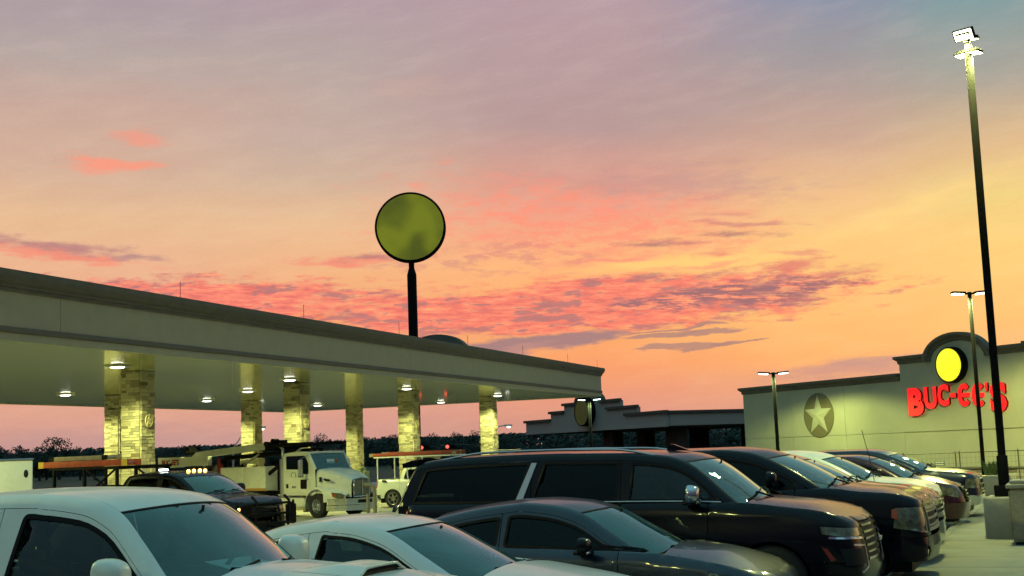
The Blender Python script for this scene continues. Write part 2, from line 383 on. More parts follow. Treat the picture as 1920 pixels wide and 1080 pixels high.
def offset_poly(poly, d):
    """grow (d>0) a polygon about its own edges"""
    n = len(poly); A = sum(poly[i][0] * poly[(i + 1) % n][1] - poly[(i + 1) % n][0] * poly[i][1] for i in range(n)); sg = 1 if A > 0 else -1
    out = []
    for i in range(n):
        p0 = Vector(poly[i - 1]); p = Vector(poly[i]); p1 = Vector(poly[(i + 1) % n])
        a = (p - p0); b = (p1 - p)
        if a.length < 1e-6 or b.length < 1e-6: continue
        a.normalize(); b.normalize(); na = Vector((a.y, -a.x)) * sg; nb = Vector((b.y, -b.x)) * sg
        m_ = na + nb
        if m_.length < 1e-4: m_ = na
        m_.normalize(); k = 1 / max(.4, m_.dot(na)); q = p + m_ * d * k; out.append((q.x, q.y))
    return out
def tess(poly, holes=(), h=.08, hx=None):
    """constrained triangulation with an interior grid: (points, triangles)"""
    hx = hx or h
    pts = []; edges = []
    for ring in [poly] + list(holes):
        r = densify(ring, h * 1.1); b = len(pts); pts += r; edges += [(b + i, b + (i + 1) % len(r)) for i in range(len(r))]
    x0 = min(p[0] for p in poly); x1 = max(p[0] for p in poly); y0 = min(p[1] for p in poly); y1 = max(p[1] for p in poly)
    nx = max(1, int((x1 - x0) / hx)); ny = max(1, int((y1 - y0) / h))
    bp = list(pts)
    for i in range(nx + 1):
        for j in range(ny + 1):
            x = x0 + (i + .5) * (x1 - x0) / (nx + 1); y = y0 + (j + .5) * (y1 - y0) / (ny + 1)
            if inpoly(x, y, poly) and not any(inpoly(x, y, q) for q in holes):
                if all((x - p[0])**2 + (y - p[1])**2 > (h * .35)**2 for p in bp): pts.append((x, y))
    V, E_, F, *_ = delaunay_2d_cdt([Vector(p) for p in pts], edges, [], 0, 1e-6)
    tri = []
    for f in F:
        cx = sum(V[i].x for i in f) / 3; cy_ = sum(V[i].y for i in f) / 3
        if inpoly(cx, cy_, poly) and not any(inpoly(cx, cy_, q) for q in holes): tri.append(tuple(f))
    return [(v.x, v.y) for v in V], tri

class Shell:
    def __init__(s, P):
        s.P = P; s.w = P['w']; s.L = P['L']
        s.S = pchip(P['S']); s.sec = pchip(P.get('sec', [(0, .10), (.3, .035), (.6, 0), (.8, .004), (1.1, .03), (1.5, .06)]))
        s.nose = pchip(P.get('nose', [(0, .1), (.3, .02), (.5, 0), (.8, .06), (1.2, .15)])); s.tail = pchip(P.get('tail', [(0, .1), (.4, 0), (.8, .03), (1.2, .08)]))
        s.rf = P.get('rf', .07); s.crown = P.get('crown', .05)
        w = s.w; af, bf, bow = P.get('af', .5), P.get('bf', .42), P.get('bow', .12); ar, br, bwr = P.get('ar', .3), P.get('br', .3), P.get('bowr', .05)
        pts = []
        for i in range(13): y = (w - bf) * i / 12; pts.append((-bow * (y / w)**2, y))
        x0 = pts[-1][0]
        for i in range(1, 17):
            t = i / 16; pts.append(((1 - t)**2 * x0 + 2 * t * (1 - t) * (x0 - .04) + t * t * (-af - bow), (1 - t)**2 * (w - bf) + 2 * t * (1 - t) * w + t * t * w))
        xa = pts[-1][0]; xb = -s.L + ar
        for i in range(1, 60):
            t = i / 59; pts.append((xa + (xb - xa) * t, w))
        for i in range(1, 13):
            t = i / 12; pts.append(((1 - t)**2 * xb + 2 * t * (1 - t) * (-s.L + bwr) + t * t * (-s.L + bwr), (1 - t)**2 * w + 2 * t * (1 - t) * w + t * t * (w - br)))
        for i in range(1, 7): y = (w - br) * (1 - i / 6); pts.append((-s.L + bwr * (y / w)**2, y))
        s.pl = pts; s.arc = [0]
        for a, b in zip(pts, pts[1:]): s.arc.append(s.arc[-1] + math.hypot(b[0] - a[0], b[1] - a[1]))
        s.uc = xa + s.arc[28]                     # u at the front centre; on the side u == x
        s.ue = s.uc - s.arc[-1]
        G = P['gh']; s.G = G; s.Pz = pchip(G['P']); s.bowf = G.get('bowf', .16); s.bowr = G.get('bowr', .1); s.gc = G.get('crown', .05); s.rg = G.get('rg', .07)
        s.xm = (G['P'][0][0] + G['P'][-1][0]) / 2; s.xg0 = G['P'][0][0]; s.xg1 = G['P'][-1][0]
    def plan(s, u):
        a = s.uc - u; a = max(0, min(s.arc[-1], a)); lo, hi = 0, len(s.arc) - 1
        while hi - lo > 1:
            m_ = (lo + hi) // 2
            if s.arc[m_] <= a: lo = m_
            else: hi = m_
        t = (a - s.arc[lo]) / (s.arc[hi] - s.arc[lo]); p = Vector(s.pl[lo]).lerp(Vector(s.pl[hi]), t)
        d = (Vector(s.pl[min(hi + 1, len(s.pl) - 1)]) - Vector(s.pl[max(lo - 1, 0)])).normalized(); n = Vector((-d.y, d.x))
        if n.dot(Vector((p.x + s.L / 2, p.y * 3))) < 0: n = -n
        return p, n
    def topx(s, p):
        z = s.S(p.x)
        for _ in range(2): z = s.S(p.x - s.nose(z) * sstep((p.x + .75) / .75) + s.tail(z) * sstep((-s.L + .6 - p.x) / .6))
        return z
    def zt(s, u):
        p, n = s.plan(u); return s.topx(p)
    def body(s, u, zz, off=0):
        p, n = s.plan(u); top = s.topx(p); zc = top - s.rf
        if zz <= zc: z = zz; ins = 0; nz = 0
        else:
            th = min(1, (zz - zc) / (s.rf * 1.3)) * pi / 2; z = zc + s.rf * sin(th); ins = s.rf * (1 - cos(th)); nz = sin(th)
        fl = s.P.get('flare', 0)
        ins += s.sec(zz if zz < zc else zc) * (1 if p.y > .2 else .5)
        for wx, wr in s.P.get('arches', ()):
            if fl: ins -= fl * math.exp(-((p.x - wx) / (wr * 1.15))**4) * sstep(1.4 - abs(z - .5) / (wr * 1.2))
        q = p - n * ins
        q.x -= s.nose(min(z, top)) * sstep((p.x + .75) / .75) ; q.x += s.tail(min(z, top)) * sstep((-s.L + .6 - p.x) / .6)
        v = Vector((q.x, q.y, z)); N_ = Vector((n.x * (1 - nz), n.y * (1 - nz), nz)).normalized() if nz < 1 else Vector((0, 0, 1))
        return v + N_ * off, N_
    TOPZ = property(lambda s: 99)
    def T(s, x, y):
        w = s.w * .8; q = (y / w)**2
        xx = x + s.bowf * q if x > s.xm else x - s.bowr * q
        if x > s.xm: xx = max(xx, s.xm) if xx < s.xm else xx
        return s.Pz(xx) - s.gc * q
    def Wg(s, x, z):
        G = s.G; k = (x - s.xm) / (s.xg0 - s.xg1) * 2
        wb = G['wb'] - G.get('taper', .05) * abs(k)**2.2 * (1 if k > 0 else G.get('tr', 1.3))
        h = z - s.S(x); return wb - G['tum'] * h - G.get('curve', .06) * h * h
    def edge(s, x):
        y = s.w * .7
        for _ in range(12): z = s.T(x, y); y = s.Wg(x, z)
        return y, s.T(x, y)
    def strip(s, x, t):
        """point on the rounded roof-edge / pillar strip, t 0 (side) .. 1 (top)"""
        y, z = s.edge(x); r = s.rg; A = Vector((s.Wg(x, z - r), z - r)); B = Vector((y - r, s.T(x, y - r))); C_ = Vector((y, z))
        q = A * (1 - t)**2 + C_ * 2 * t * (1 - t) + B * t * t
        return Vector((x, q.x, q.y))
    def side_top(s, x): y, z = s.edge(x); return z - s.rg

def emit_panel(pts2, tris, fn, ref, th=.012, mirror=True, both='join'):
    """fn maps 2D->3D on the +y side, ref(p) is the outward direction; returns MB list"""
    P3 = [fn(a, b) for a, b in pts2]
    T2 = []
    for t in tris:
        a, b, c = (P3[i] for i in t); n = (b - a).cross(c - a)
        if n.length < 1e-9: continue
        o = ref((a + b + c) / 3); T2.append(t if n.dot(o) > 0 else (t[0], t[2], t[1]))
    nrm = [Vector() for _ in P3]; cnt = {}
    for t in T2:
        a, b, c = (P3[i] for i in t); n = (b - a).cross(c - a)
        for i in t: nrm[i] += n
        for i in range(3): e = (t[i], t[(i + 1) % 3]); cnt[e] = 1
    bd = [e for e in cnt if (e[1], e[0]) not in cnt]
    used = sorted({i for t in T2 for i in t}); rm = {o: k for k, o in enumerate(used)}
    vs = [P3[i] for i in used]; fs = [tuple(rm[i] for i in t) for t in T2]
    rv = []; rf_ = []
    for a, b in bd:
        k = len(rv); na = nrm[a].normalized() * th; nb = nrm[b].normalized() * th
        rv += [P3[a], P3[b], P3[b] - nb, P3[a] - na]; rf_.append((k + 3, k + 2, k + 1, k))
    out = []
    for sg in ((1, -1) if mirror else (1,)):
        mb = MB() if (both == 'separate' or not out) else out[0]
        fl = (lambda f: f) if sg == 1 else (lambda f: tuple(reversed(f)))
        mv = lambda v: (v.x, v.y * sg, v.z)
        mb.add([mv(v) for v in vs], [fl(f) for f in fs], True); mb.add([mv(v) for v in rv], [fl(f) for f in rf_], False)
        if mb not in out: out.append(mb)
    return out

def arch_poly(cx, cz, r, n=28): return [(cx + r * cos(2 * pi * i / n), cz + r * sin(2 * pi * i / n)) for i in range(n)]

WHEELS = {}
def wheel(parent, x, y, r, wd, kind='alloy', spokes=6, side=1, rm=None):
    key = (round(r, 3), kind, spokes, wd, rm.name if rm else '')
    if key not in WHEELS:
        rr = r * (.66 if kind != 'truck' else .52); h = wd / 2
        ty = MB(); ty.lathe([(rr, -h * .9), (rr + .02, -h), (r - .05, -h), (r - .012, -h * .82), (r, -h * .55), (r, h * .55), (r - .012, h * .82), (r - .05, h), (rr + .02, h), (rr, h * .9)], 40, 'y')
        for k in range(40):
            a = 2 * pi * k / 40; T = R3(y=a) ; ty.box(r - .004, r + .005, -h * .8, h * .8, -.012, .012, T)
        ri = MB(); ri.lathe([(rr + .004, h * .97), (rr - .02, h * .95), (rr - .03, h * .5), (rr - .035, -h * .8)], 36, 'y')
        hub = .32 if kind != 'truck' else .5
        if kind == 'truck':
            ri.lathe([(rr - .03, h * .55), (rr * .86, h * .1), (rr * .5, h * .1), (rr * .45, h * .75), (.02, h * .78)], 36, 'y')
            for k in range(10):
                a = 2 * pi * k / 10; ri.tube([(rr * .68 * cos(a), h * .12, rr * .68 * sin(a)), (rr * .68 * cos(a), h * .22, rr * .68 * sin(a))], .035, 10)
        else:
            ri.lathe([(rr * .30, h * .35), (rr * .27, h * .62), (rr * .2, h * .68), (.002, h * .68)], 24, 'y')
            for k in range(spokes):
                a = 2 * pi * k / spokes; T = R3(y=a)
                ri.add([(rr * .2, h * .3, -.05), (rr * .2, h * .3, .05), (rr - .02, h * .4, .028), (rr - .02, h * .4, -.028), (rr * .2, h * .66, -.042), (rr * .2, h * .66, .042), (rr - .02, h * .84, .022), (rr - .02, h * .84, -.022)],
                       [(0, 1, 2, 3), (7, 6, 5, 4), (0, 4, 5, 1), (1, 5, 6, 2), (2, 6, 7, 3), (3, 7, 4, 0)], False, 0, T)
        br = MB(); br.lathe([(rr - .06, -h * .2), (rr - .06, 0), (.02, 0)], 24, 'y')
        WHEELS[key] = (ty.mesh('tyre'), ri.mesh('rim'), br.mesh('brake_disc'))
        WHEELS[key][0].materials.append(rubber); WHEELS[key][1].materials.append(rm or alloy); WHEELS[key][2].materials.append(steel)
    w = link('wheel', WHEELS[key][0], None, parent, (x, y, r)); w.rotation_euler = (0, random.random() * 6, 0 if side > 0 else pi)
    link('rim', WHEELS[key][1], None, w); link('brake_disc', WHEELS[key][2], None, w)
    return w

def make_car(P, label, cat, X, Y, name='parked_car', group=None, Z=0, rz=0, detail=2, zs=1):
    root = thing(name, label, cat, (X, Y, Z), rz, group)
    if zs != 1: root.scale = (1, 1, zs)
    s = Shell(P); paint = P['paint']; w = s.w; L = s.L; G = s.G
    H = .085 if detail > 1 else .14
    refb = lambda p: Vector((sstep((p.x + .6) / .6) * 1.2 - sstep((-L + .5 - p.x) / .5) * 1.2, 1 if p.y > .05 else .2, .3))
    def panel(nm, poly, holes=(), m_=None, off=0, th=.014, both='join', par=None, h=H, hx=None):
        pts, tr = tess(poly, holes, h, hx)
        mbs = emit_panel(pts, tr, lambda a, b: s.body(a, b, off)[0], refb, th, True, both)
        return [mb.build(nm, m_ or paint, par or root, fix=False) for mb in mbs]
    def top_of(u): return s.zt(u) - s.rf + s.rf * 1.3
    def band(u0, u1, z0, topf=None, n=None, bot=None):
        n = n or max(2, int(abs(u1 - u0) / .12)); us = [u0 + (u1 - u0) * i / n for i in range(n + 1)]
        lo = [(u, bot(u) if bot else z0) for u in us]; hi = [(u, (topf(u) if topf else top_of(u))) for u in reversed(us)]
        return lo + hi
    g = .004
    zs_ = P.get('sill', .32); arches = [arch_poly(ax, P['wr'] * .98, ar_) for ax, ar_ in P['arches']]
    xd = P['doors']                                     # x of door seams from the front: hinge, ..., last edge
    ub = P.get('ub', -P.get('af', .5) - .1)             # where the front bumper meets the fender on the side
    zb1 = P.get('zb1', .62)                             # top of the bumper
    # fender / quarter
    hl = P.get('hl')                                    # headlight polygon in (u,z)
    fh_holes = [arches[0]] + ([hl] if hl else [])
    gr_u = P.get('gr_u', s.uc - .55)
    panel('fender', band(gr_u, xd[0] + g, 0, bot=lambda u: zs_ if u < ub else zb1 + g * 2), fh_holes, both='separate')
    panel('rear_quarter', band(xd[-1] - g, s.ue + .012 + (.4 if not P.get('bed') else .02), zs_), [arches[-1]], both='separate')
    bmp = P.get('bumper_mat') or paint
    fog = P.get('fog'); 
    panel('front_bumper', band(ub - .01, s.uc, 0, topf=lambda u: zb1, bot=lambda u: P.get('zb0', .24)), [arches[0]] + ([fog] if fog else []), bmp)
    if fog: panel('fog_light_recess', offset_poly(fog, .01), (), trim, off=-.025, both='separate')
    panel('rear_bumper', band(-L + .45, s.ue, 0, topf=lambda u: P.get('zrb', .62), bot=lambda u: .3), [arches[-1]], P.get('rbumper') or bmp, off=.012)
    # tailgate / trunk face
    panel('tailgate', band(s.ue + .012 + (.4 if not P.get('bed') else .02) - .006, s.ue, P.get('zrb', .62) + .01), (), paint)
    # grille, headlights, tail lights
    if P.get('grille'):
        z0, z1, u0 = P['grille']; panel('grille', [(u0, z0), (s.uc, z0), (s.uc, z1), (u0 - .02, z1)], (), trim, off=-.02)
        n = P.get('gbars', 4)
        for k in range(n):
            zz = z0 + (z1 - z0) * (k + .5) / n
            panel('grille_bar', [(u0 + .02, zz - .012), (s.uc, zz - .012), (s.uc, zz + .012), (u0 + .02, zz + .012)], (), P.get('gmat', chrome), off=.008, th=.03, h=.12)
        if P.get('gframe'):
            o_ = [(u0 - .015, z0 - .02), (s.uc, z0 - .02), (s.uc, z1 + .02), (u0 - .03, z1 + .02)]; i_ = [(u0 + .015, z0 + .02), (s.uc + .2, z0 + .02), (s.uc + .2, z1 - .02), (u0 + .005, z1 - .02)]
            panel('grille_surround', o_, [i_], P.get('gmat', chrome), off=.014, th=.03)
    if P.get('gcover'):                                 # painted nose between bumper and bonnet when there is no high grille
        panel('nose_panel', band(gr_u + g, s.uc, 0, topf=lambda u: top_of(u), bot=lambda u: (P['grille'][1] + .02) if P.get('grille') else zb1 + .01), (), paint)
    else:
        panel('nose_panel', band(gr_u + g, s.uc, 0, topf=lambda u: top_of(u), bot=lambda u: P['grille'][1] + .015), (), paint)
    if hl:
        for o in panel('headlight', offset_poly(hl, -.004), (), lampglass, off=.002, th=.02, both='separate', h=.06): pass
        if P.get('amber'): panel('amber_marker', P['amber'], (), lampamb, off=.008, both='separate', h=.05)
        if P.get('hl_trim'): panel('headlight_trim', P['hl_trim'], (), chrome, off=.01, both='separate', h=.06)
    for nm_, poly_, m_ in P.get('extra', ()): panel(nm_, poly_, (), m_, off=.010, th=.02, both='separate', h=.07)
    tl = P.get('tl'); 
    if tl: panel('tail_light', tl, (), redlens, off=.012, both='separate', h=.07)
    # bonnet
    xc = s.xg0                                          # cowl centre
    def hoodline(xr, u1):                               # boundary from rear (xr) to the centre front
        n = 22; us = [xr + (u1 - xr) * i / n for i in range(n + 1)]
        return [s.body(u, 99)[0] for u in us]
    def top_sheet(nm, ub0, ub1, ymode, m_, raise_=0):
        edge = hoodline(ub0, ub1); shr = .004
        poly = [(p.x, max(0, p.y - shr)) for p in edge]; poly[-1] = (poly[-1][0], 0); poly = poly + [(edge[0].x, 0)] if edge[0].y > .01 else poly
        xs = sorted((p.x, p.y) for p in edge); ye = pchip([(a, b) for i, (a, b) in enumerate(xs) if i == 0 or a - xs[i - 1][0] > .004])
        xf = edge[-1].x; ez = sorted((p.x, p.z) for p in edge); ze_ = pchip([(a, b) for i, (a, b) in enumerate(ez) if i == 0 or a - ez[i - 1][0] > .004] + [(edge[-1].x + .001, edge[-1].z)])
        def f(a, b):
            yy = max(.1, ye(a)); c_ = s.crown * sstep(abs(xf - a) / .55) * (1 - min(1, (b / yy))**2.4)
            z = ze_(a) + c_
            if P.get('powerdome') and ub1 > -1: z += P['powerdome'] * sstep((.52 * yy - b) / .14 + .5) * sstep((xf - a - .05) / .4) 
            return Vector((a, b, z + raise_))
        pts, tr = tess(poly, (), H)
        return emit_panel(pts, tr, f, lambda p: Vector((0, 0, 1)), .014, True)[0].build(nm, m_, root, fix=False), f
    hood_o, hoodf = top_sheet('hood', xc - .12, s.uc, 0, paint)
    cw = MB(); cw.box(xc - .55, xc + .03, -w * .86, w * .86, s.S(xc) - .30, s.S(xc) - .012 + s.crown * .3); cw.build('cowl', trim, root)
    # doors: lower skin and window frame in one mesh, glass and seal as children
    wins = P['windows']; front = True
    mt = P.get('mt', .035)
    def frame_poly(x0, x1):
        n = max(3, int(abs(x0 - x1) / .06)); xs = [x0 + (x1 - x0) * i / n for i in range(n + 1)]
        xs = [x for x in xs if s.side_top(x) > s.S(x) + .01]
        if len(xs) < 2: return None
        return [(x, s.S(x) - .03) for x in xs] + [(x, s.side_top(x) - g) for x in reversed(xs)]
    def gs(a, b, off=0): return Vector((a, s.Wg(a, b) + off, b))
    refs = lambda p: Vector((0, 1, .2))
    def win_poly(wn):
        x0b, x0t, x1b, x1t = wn[:4]; n = 14; mb_ = wn[4] if len(wn) > 4 else .012
        bot = [(x0b + (x1b - x0b) * i / n, s.S(x0b + (x1b - x0b) * i / n) + mb_) for i in range(n + 1)]
        tp = []
        for i in range(n + 1):
            x = x0t + (x1t - x0t) * i / n; tp.append((x, s.side_top(x) - mt))
        tp = [p for p in tp if p[1] > s.S(p[0]) + mb_ + .02]
        return rounded(bot + tp[::-1], P.get('wrnd', .03))
    wpolys = [(win_poly(wn), wn[5] if len(wn) > 5 else None) for wn in wins]
    segs = list(zip(xd, xd[1:])); ends = [(s.xg0, xd[0])] + segs + [(xd[-1], s.xg1)]
    for k, (x0, x1) in enumerate(ends):
        isdoor = 0 < k < len(ends) - 1
        nm = 'door' if isdoor else ('front_pillar' if k == 0 else 'rear_pillar')
        fp = frame_poly(x0 - g, x1 + g)
        mine = [(q, gm) for q, gm in wpolys if x1 < sum(p[0] for p in q) / len(q) <= x0]
        lists = [[], []]
        if isdoor:
            pts, tr = tess(band(x0 - g, x1 + g, zs_), [a for a in arches], H)
            for i, mb in enumerate(emit_panel(pts, tr, lambda a, b: s.body(a, b)[0], refb, .014, True, 'separate')): lists[i].append(mb)
        if fp:
            pts, tr = tess(fp, [q for q, _ in mine], H * .8)
            for i, mb in enumerate(emit_panel(pts, tr, gs, refs, .02, True, 'separate')): lists[i].append(mb)
        if not lists[0]: continue
        objs = []
        for i in (0, 1):
            A = lists[i][0]
            for B in lists[i][1:]: A.add(B.v, B.f, True)
            if len(lists[i]) > 1: A.sm = [x for mb in [lists[i][0]] for x in A.sm[:len(A.sm)]]
            fm = G.get('frame_mat')
            objs.append(A.build(nm, paint, root, fix=False))
        for q, gm in mine:
            pts, tr = tess(offset_poly(q, .02), (), .14)
            for i, mb in enumerate(emit_panel(pts, tr, lambda a, b: gs(a, b, -.016), refs, .004, True, 'separate')): mb.build('window', gm or P.get('sglass', sglass), objs[i], fix=False)
            pts, tr = tess(offset_poly(q, .012), [offset_poly(q, -P.get('sealw', .016))], .12)
            for i, mb in enumerate(emit_panel(pts, tr, lambda a, b: gs(a, b, .003), refs, .016, True, 'separate')): mb.build('window_seal', P.get('sealm', seal), objs[i], fix=False)
        if isdoor and detail > 1:
            for i, sg in ((0, 1), (1, -1)):
                hx_ = x1 + .12; hz = s.S(hx_) - P.get('hz', .16); p, n_ = s.body(hx_, hz)
                m_ = MB(); m_.tube([(hx_ - .09, sg * (p.y - .005), hz), (hx_ - .075, sg * (p.y + .03), hz + .003), (hx_ + .075, sg * (p.y + .03), hz + .003), (hx_ + .09, sg * (p.y - .005), hz)], (.012, .018), 8)
                m_.build('handle', P.get('handle', paint), objs[i])
    # belt moulding
    if P.get('beltm'):
        x0, x1 = P['belt_x']; mbs = []
        for sg in (1, -1):
            m_ = MB(); n = 24
            m_.tube([(x0 + (x1 - x0) * i / n, sg * (s.Wg(x0 + (x1 - x0) * i / n, s.S(x0)) + .006), s.S(x0 + (x1 - x0) * i / n) + .0) for i in range(n + 1)], (.012, .012), 6); m_.build('belt_moulding', P['beltm'], root)
    # roof rails / pillars strip
    for sg in (1, -1):
        m_ = MB(); xs = []; n = 90
        for i in range(n + 1): xs.append(s.xg0 + .06 + (s.xg1 - .02 - s.xg0 - .06) * i / n)
        k = 7; vs = []
        for x in xs:
            for j in range(k): q = s.strip(x, j / (k - 1)); vs.append((q.x, sg * q.y, q.z))
        fs = [(i * k + j, (i + 1) * k + j, (i + 1) * k + j + 1, i * k + j + 1) for i in range(n) for j in range(k - 1)]
        if sg < 0: fs = [tuple(reversed(f)) for f in fs]
        m_.add(vs, fs, True)
        # inner return so that the strip has thickness
        vs2 = []
        for x in xs: q = s.strip(x, 1); vs2 += [(q.x, sg * q.y, q.z), (q.x, sg * (q.y - .004), q.z - .03)]
        m_.add(vs2, [((2 * i, 2 * i + 1, 2 * i + 3, 2 * i + 2) if sg > 0 else (2 * i, 2 * i + 2, 2 * i + 3, 2 * i + 1)) for i in range(n)], False)
        m_.build('roof_rail', paint, root, fix=False)
    # roof, windscreen, rear window
    hx = P['header']; rx = P['rear_header']
    def cross(xc_, bow, inn=0):                         # half line across the top at constant profile x
        out = []
        x = xc_
        for _ in range(6): y = s.edge(x)[0] - s.rg - inn; x = xc_ - bow * (y / (s.w * .8))**2 * 1
        for i in range(9): yy = y * (1 - i / 8); out.append((xc_ - bow * (yy / (s.w * .8))**2, yy))
        return out
    def rim(xa, xb, inn=.003):
        n = max(3, int(abs(xa - xb) / .05)); return [(xa + (xb - xa) * i / n, s.edge(xa + (xb - xa) * i / n)[0] - s.rg - inn) for i in range(1, n)]
    def topsheet(nm, a, bowa, b, bowb, m_, off=0, th=.012, inn=.003):
        A = cross(a, bowa, inn); B = cross(b, bowb, inn)
        poly = [(x, y) for x, y in reversed(A)] + rim(A[0][0], B[0][0], inn) + B
        pts, tr = tess(poly, (), H)
        return emit_panel(pts, tr, lambda x, y: Vector((x, y, s.T(x, y) + off)), lambda p: Vector((0, 0, 1)), th, True)[0].build(nm, m_, root, fix=False)
    topsheet('roof', hx - .006, s.bowf, rx, -s.bowr, P.get('roofm', paint))
    ws = topsheet('windscreen', s.xg0 + .02, s.bowf, hx + .006, s.bowf, wglass, -.006, inn=.001)
    bd_ = topsheet('screen_header_seal', hx + .014, s.bowf, hx - .004, s.bowf, seal, -.001)
    topsheet('rear_window', rx - .02, -s.bowr, s.xg1 + .03, -s.bowr, P.get('rglass', dglass), -.006)
    # wipers
    if detail > 0:
        for y0, y1 in ((-.08, .52), (-.66, -.04)):
            m_ = MB(); pts = []
            for i in range(8):
                t = i / 7; y = y0 + (y1 - y0) * t; x = s.xg0 - s.bowf * (y / (s.w * .8))**2 - .05 - .10 * t
                pts.append((x, y, s.T(x, y) + .02))
            m_.tube(pts, .010, 6); a = pts[3]
            m_.tube([(s.xg0 + .02 - s.bowf * (y1 / w)**2, y1 * .98 if y1 > 0 else y0 * .2, s.S(xc) + s.crown * .5 + .02), (a[0] + .01, a[1], a[2] + .03), (a[0], a[1], a[2] + .012)], .011, 6)
            m_.build('wiper', seal, root)
    # mirrors
    mx, mz = P['mirror']; ms = P.get('msize', (.13, .17, .13))
    for sg in (1, -1):
        y0 = s.body(mx, s.S(mx) - .1)[0].y; cy_ = y0 + .03 + ms[1] * .62
        m_ = MB(); nn, kk = 14, 20; vs = []
        for i in range(nn + 1):
            a = -pi / 2 + pi * i / nn
            for j in range(kk):
                b = 2 * pi * j / kk; e = .62
                cx_, cz_ = abs(cos(b))**e * (1 if cos(b) > 0 else -1), abs(sin(b))**e * (1 if sin(b) > 0 else -1)
                r_ = abs(cos(a))**.55
                vs.append((mx + ms[0] * .6 * (sin(a) if sin(a) > 0 else sin(a) * .25), sg * (cy_ + ms[1] * .55 * cx_ * r_), mz + ms[2] * .6 * cz_ * r_))
        m_.add(vs, [(i * kk + j, i * kk + (j + 1) % kk, (i + 1) * kk + (j + 1) % kk, (i + 1) * kk + j) for i in range(nn) for j in range(kk)], True)
        mo = m_.build('side_mirror', P.get('mirm', paint), root)
        m_ = MB(); m_.box(mx - .10, mx + .04, sg * (y0 - .10), sg * (cy_), mz - ms[2] * .55, mz - ms[2] * .28, bev=.015); m_.build('mirror_arm', trim, mo)
        if P.get('mirlens'):
            m_ = MB(); m_.box(mx + ms[0] * .50, mx + ms[0] * .62, sg * (cy_ - .02), sg * (cy_ + ms[1] * .5), mz - ms[2] * .48, mz - ms[2] * .30, bev=.01); m_.build('mirror_lens', P['mirlens'], mo)
    # wheels, arches, underbody, cabin floor
    for k, (ax, ar_) in enumerate((P['arches'][0], P['arches'][-1])):
        for sg in (1, -1):
            wheel(root, ax, sg * (w - .135), P['wr'], .24, P.get('wk', 'alloy'), P.get('spokes', 6), sg, P.get('wm'))
            m_ = MB(); n = 18; vs = []
            for i in range(n + 1):
                a = pi * (-.05 + 1.1 * i / n); vs += [(ax + (ar_ + .01) * cos(a), sg * (w - .04), P['wr'] + (ar_ + .01) * sin(a)), (ax + (ar_ + .01) * cos(a), sg * (w - .40), P['wr'] + (ar_ + .01) * sin(a))]
            m_.add(vs, [(2 * i, 2 * i + 1, 2 * i + 3, 2 * i + 2) for i in range(n)], False)
            m_.add([(ax - ar_, sg * (w - .40), .3), (ax + ar_, sg * (w - .40), .3), (ax + ar_, sg * (w - .40), .3 + ar_), (ax - ar_, sg * (w - .40), .3 + ar_)], [(0, 1, 2, 3)])
            m_.build('wheel_housing', trim, root)
            if P.get('archm'):
                pts, tr = tess(arch_poly(ax, P['wr'] * .98, ar_ + .07), [arches[0 if k == 0 else -1], [(ax - 1, -1), (ax + 1, -1), (ax + 1, zs_ - .02), (ax - 1, zs_ - .02)]], .08)
                mbs = emit_panel(pts, tr, lambda a, b: s.body(a, b, .012)[0], refb, .02, sg < 0, 'separate'); mbs[-1 if sg < 0 else 0].build('wheel_arch_trim', P['archm'], root, fix=False)
    m_ = MB(); a0, a1 = P['arches'][0], P['arches'][-1]
    m_.box(a1[0] + a1[1] + .02, a0[0] - a0[1] - .02, -w + .07, w - .07, .2, zs_ + .04); m_.box(-L + .2, -.3, -w + .42, w - .42, .22, .5); m_.build('underbody', trim, root)
    if P.get('steps'):
        for sg in (1, -1):
            m_ = MB(); m_.box(a1[0] + a1[1] + .1, a0[0] - a0[1] - .1, sg * (w - .10), sg * (w + .06), zs_ - .09, zs_ - .03, bev=.015); m_.build('running_board', P['steps'], root)
    # cabin
    zb_ = s.S(xc); xs_ = P['seats']
    m_ = MB(); m_.box(xc - .55, xc - .06, -w * .80, w * .80, zb_ - .35, zb_ - .035, bev=.05); 
    m_.box(xc - .60, xc - .38, .12, .62, zb_ - .12, zb_ + .02, bev=.03); m_.build('dashboard', dashm, root)
    m_ = MB(); m_.box(s.xg1 + .3, xc - .5, -w * .84, w * .84, .30, .38); m_.box(s.xg1 + .05, s.xg1 + .6, -w * .84, w * .84, .38, s.S(s.xg1 + .4) - .03); m_.build('cabin_floor', trim, root)
    if detail > 1:
        m_ = MB(); c_ = Vector((xc - .62, .36, zb_ + .0)); T = TR(*c_) @ R3(y=radians(-62))
        m_.tube([(.185 * cos(a), .185 * sin(a), 0) for a in [2 * pi * i / 20 for i in range(21)]], .016, 8, caps=False, T=T); m_.box(-.05, .05, -.17, .17, -.015, .015, T=T, bev=.01); m_.build('steering_wheel', trim, root)
    for sx_ in xs_:
        for y in (-.36, .36):
            m_ = MB(); T = TR(sx_, y, 0) @ R3(y=radians(-14)); zc = P.get('seatz', zb_ - .62)
            m_.box(-.03, .50, -.24, .24, zc - .1, zc + .1, TR(sx_, y, 0), bev=.04)
            T = TR(sx_, y, zc) @ R3(y=radians(-14)); m_.box(-.13, .02, -.24, .24, 0, .60, T, bev=.05); m_.box(-.11, -.01, -.13, .13, .62, .82, T, bev=.04); m_.tube([(-.06, -.06, .55), (-.06, -.06, .66)], .01, 6, T=T); m_.tube([(-.06, .06, .55), (-.06, .06, .66)], .01, 6, T=T)
            m_.build('seat', cloth, root)
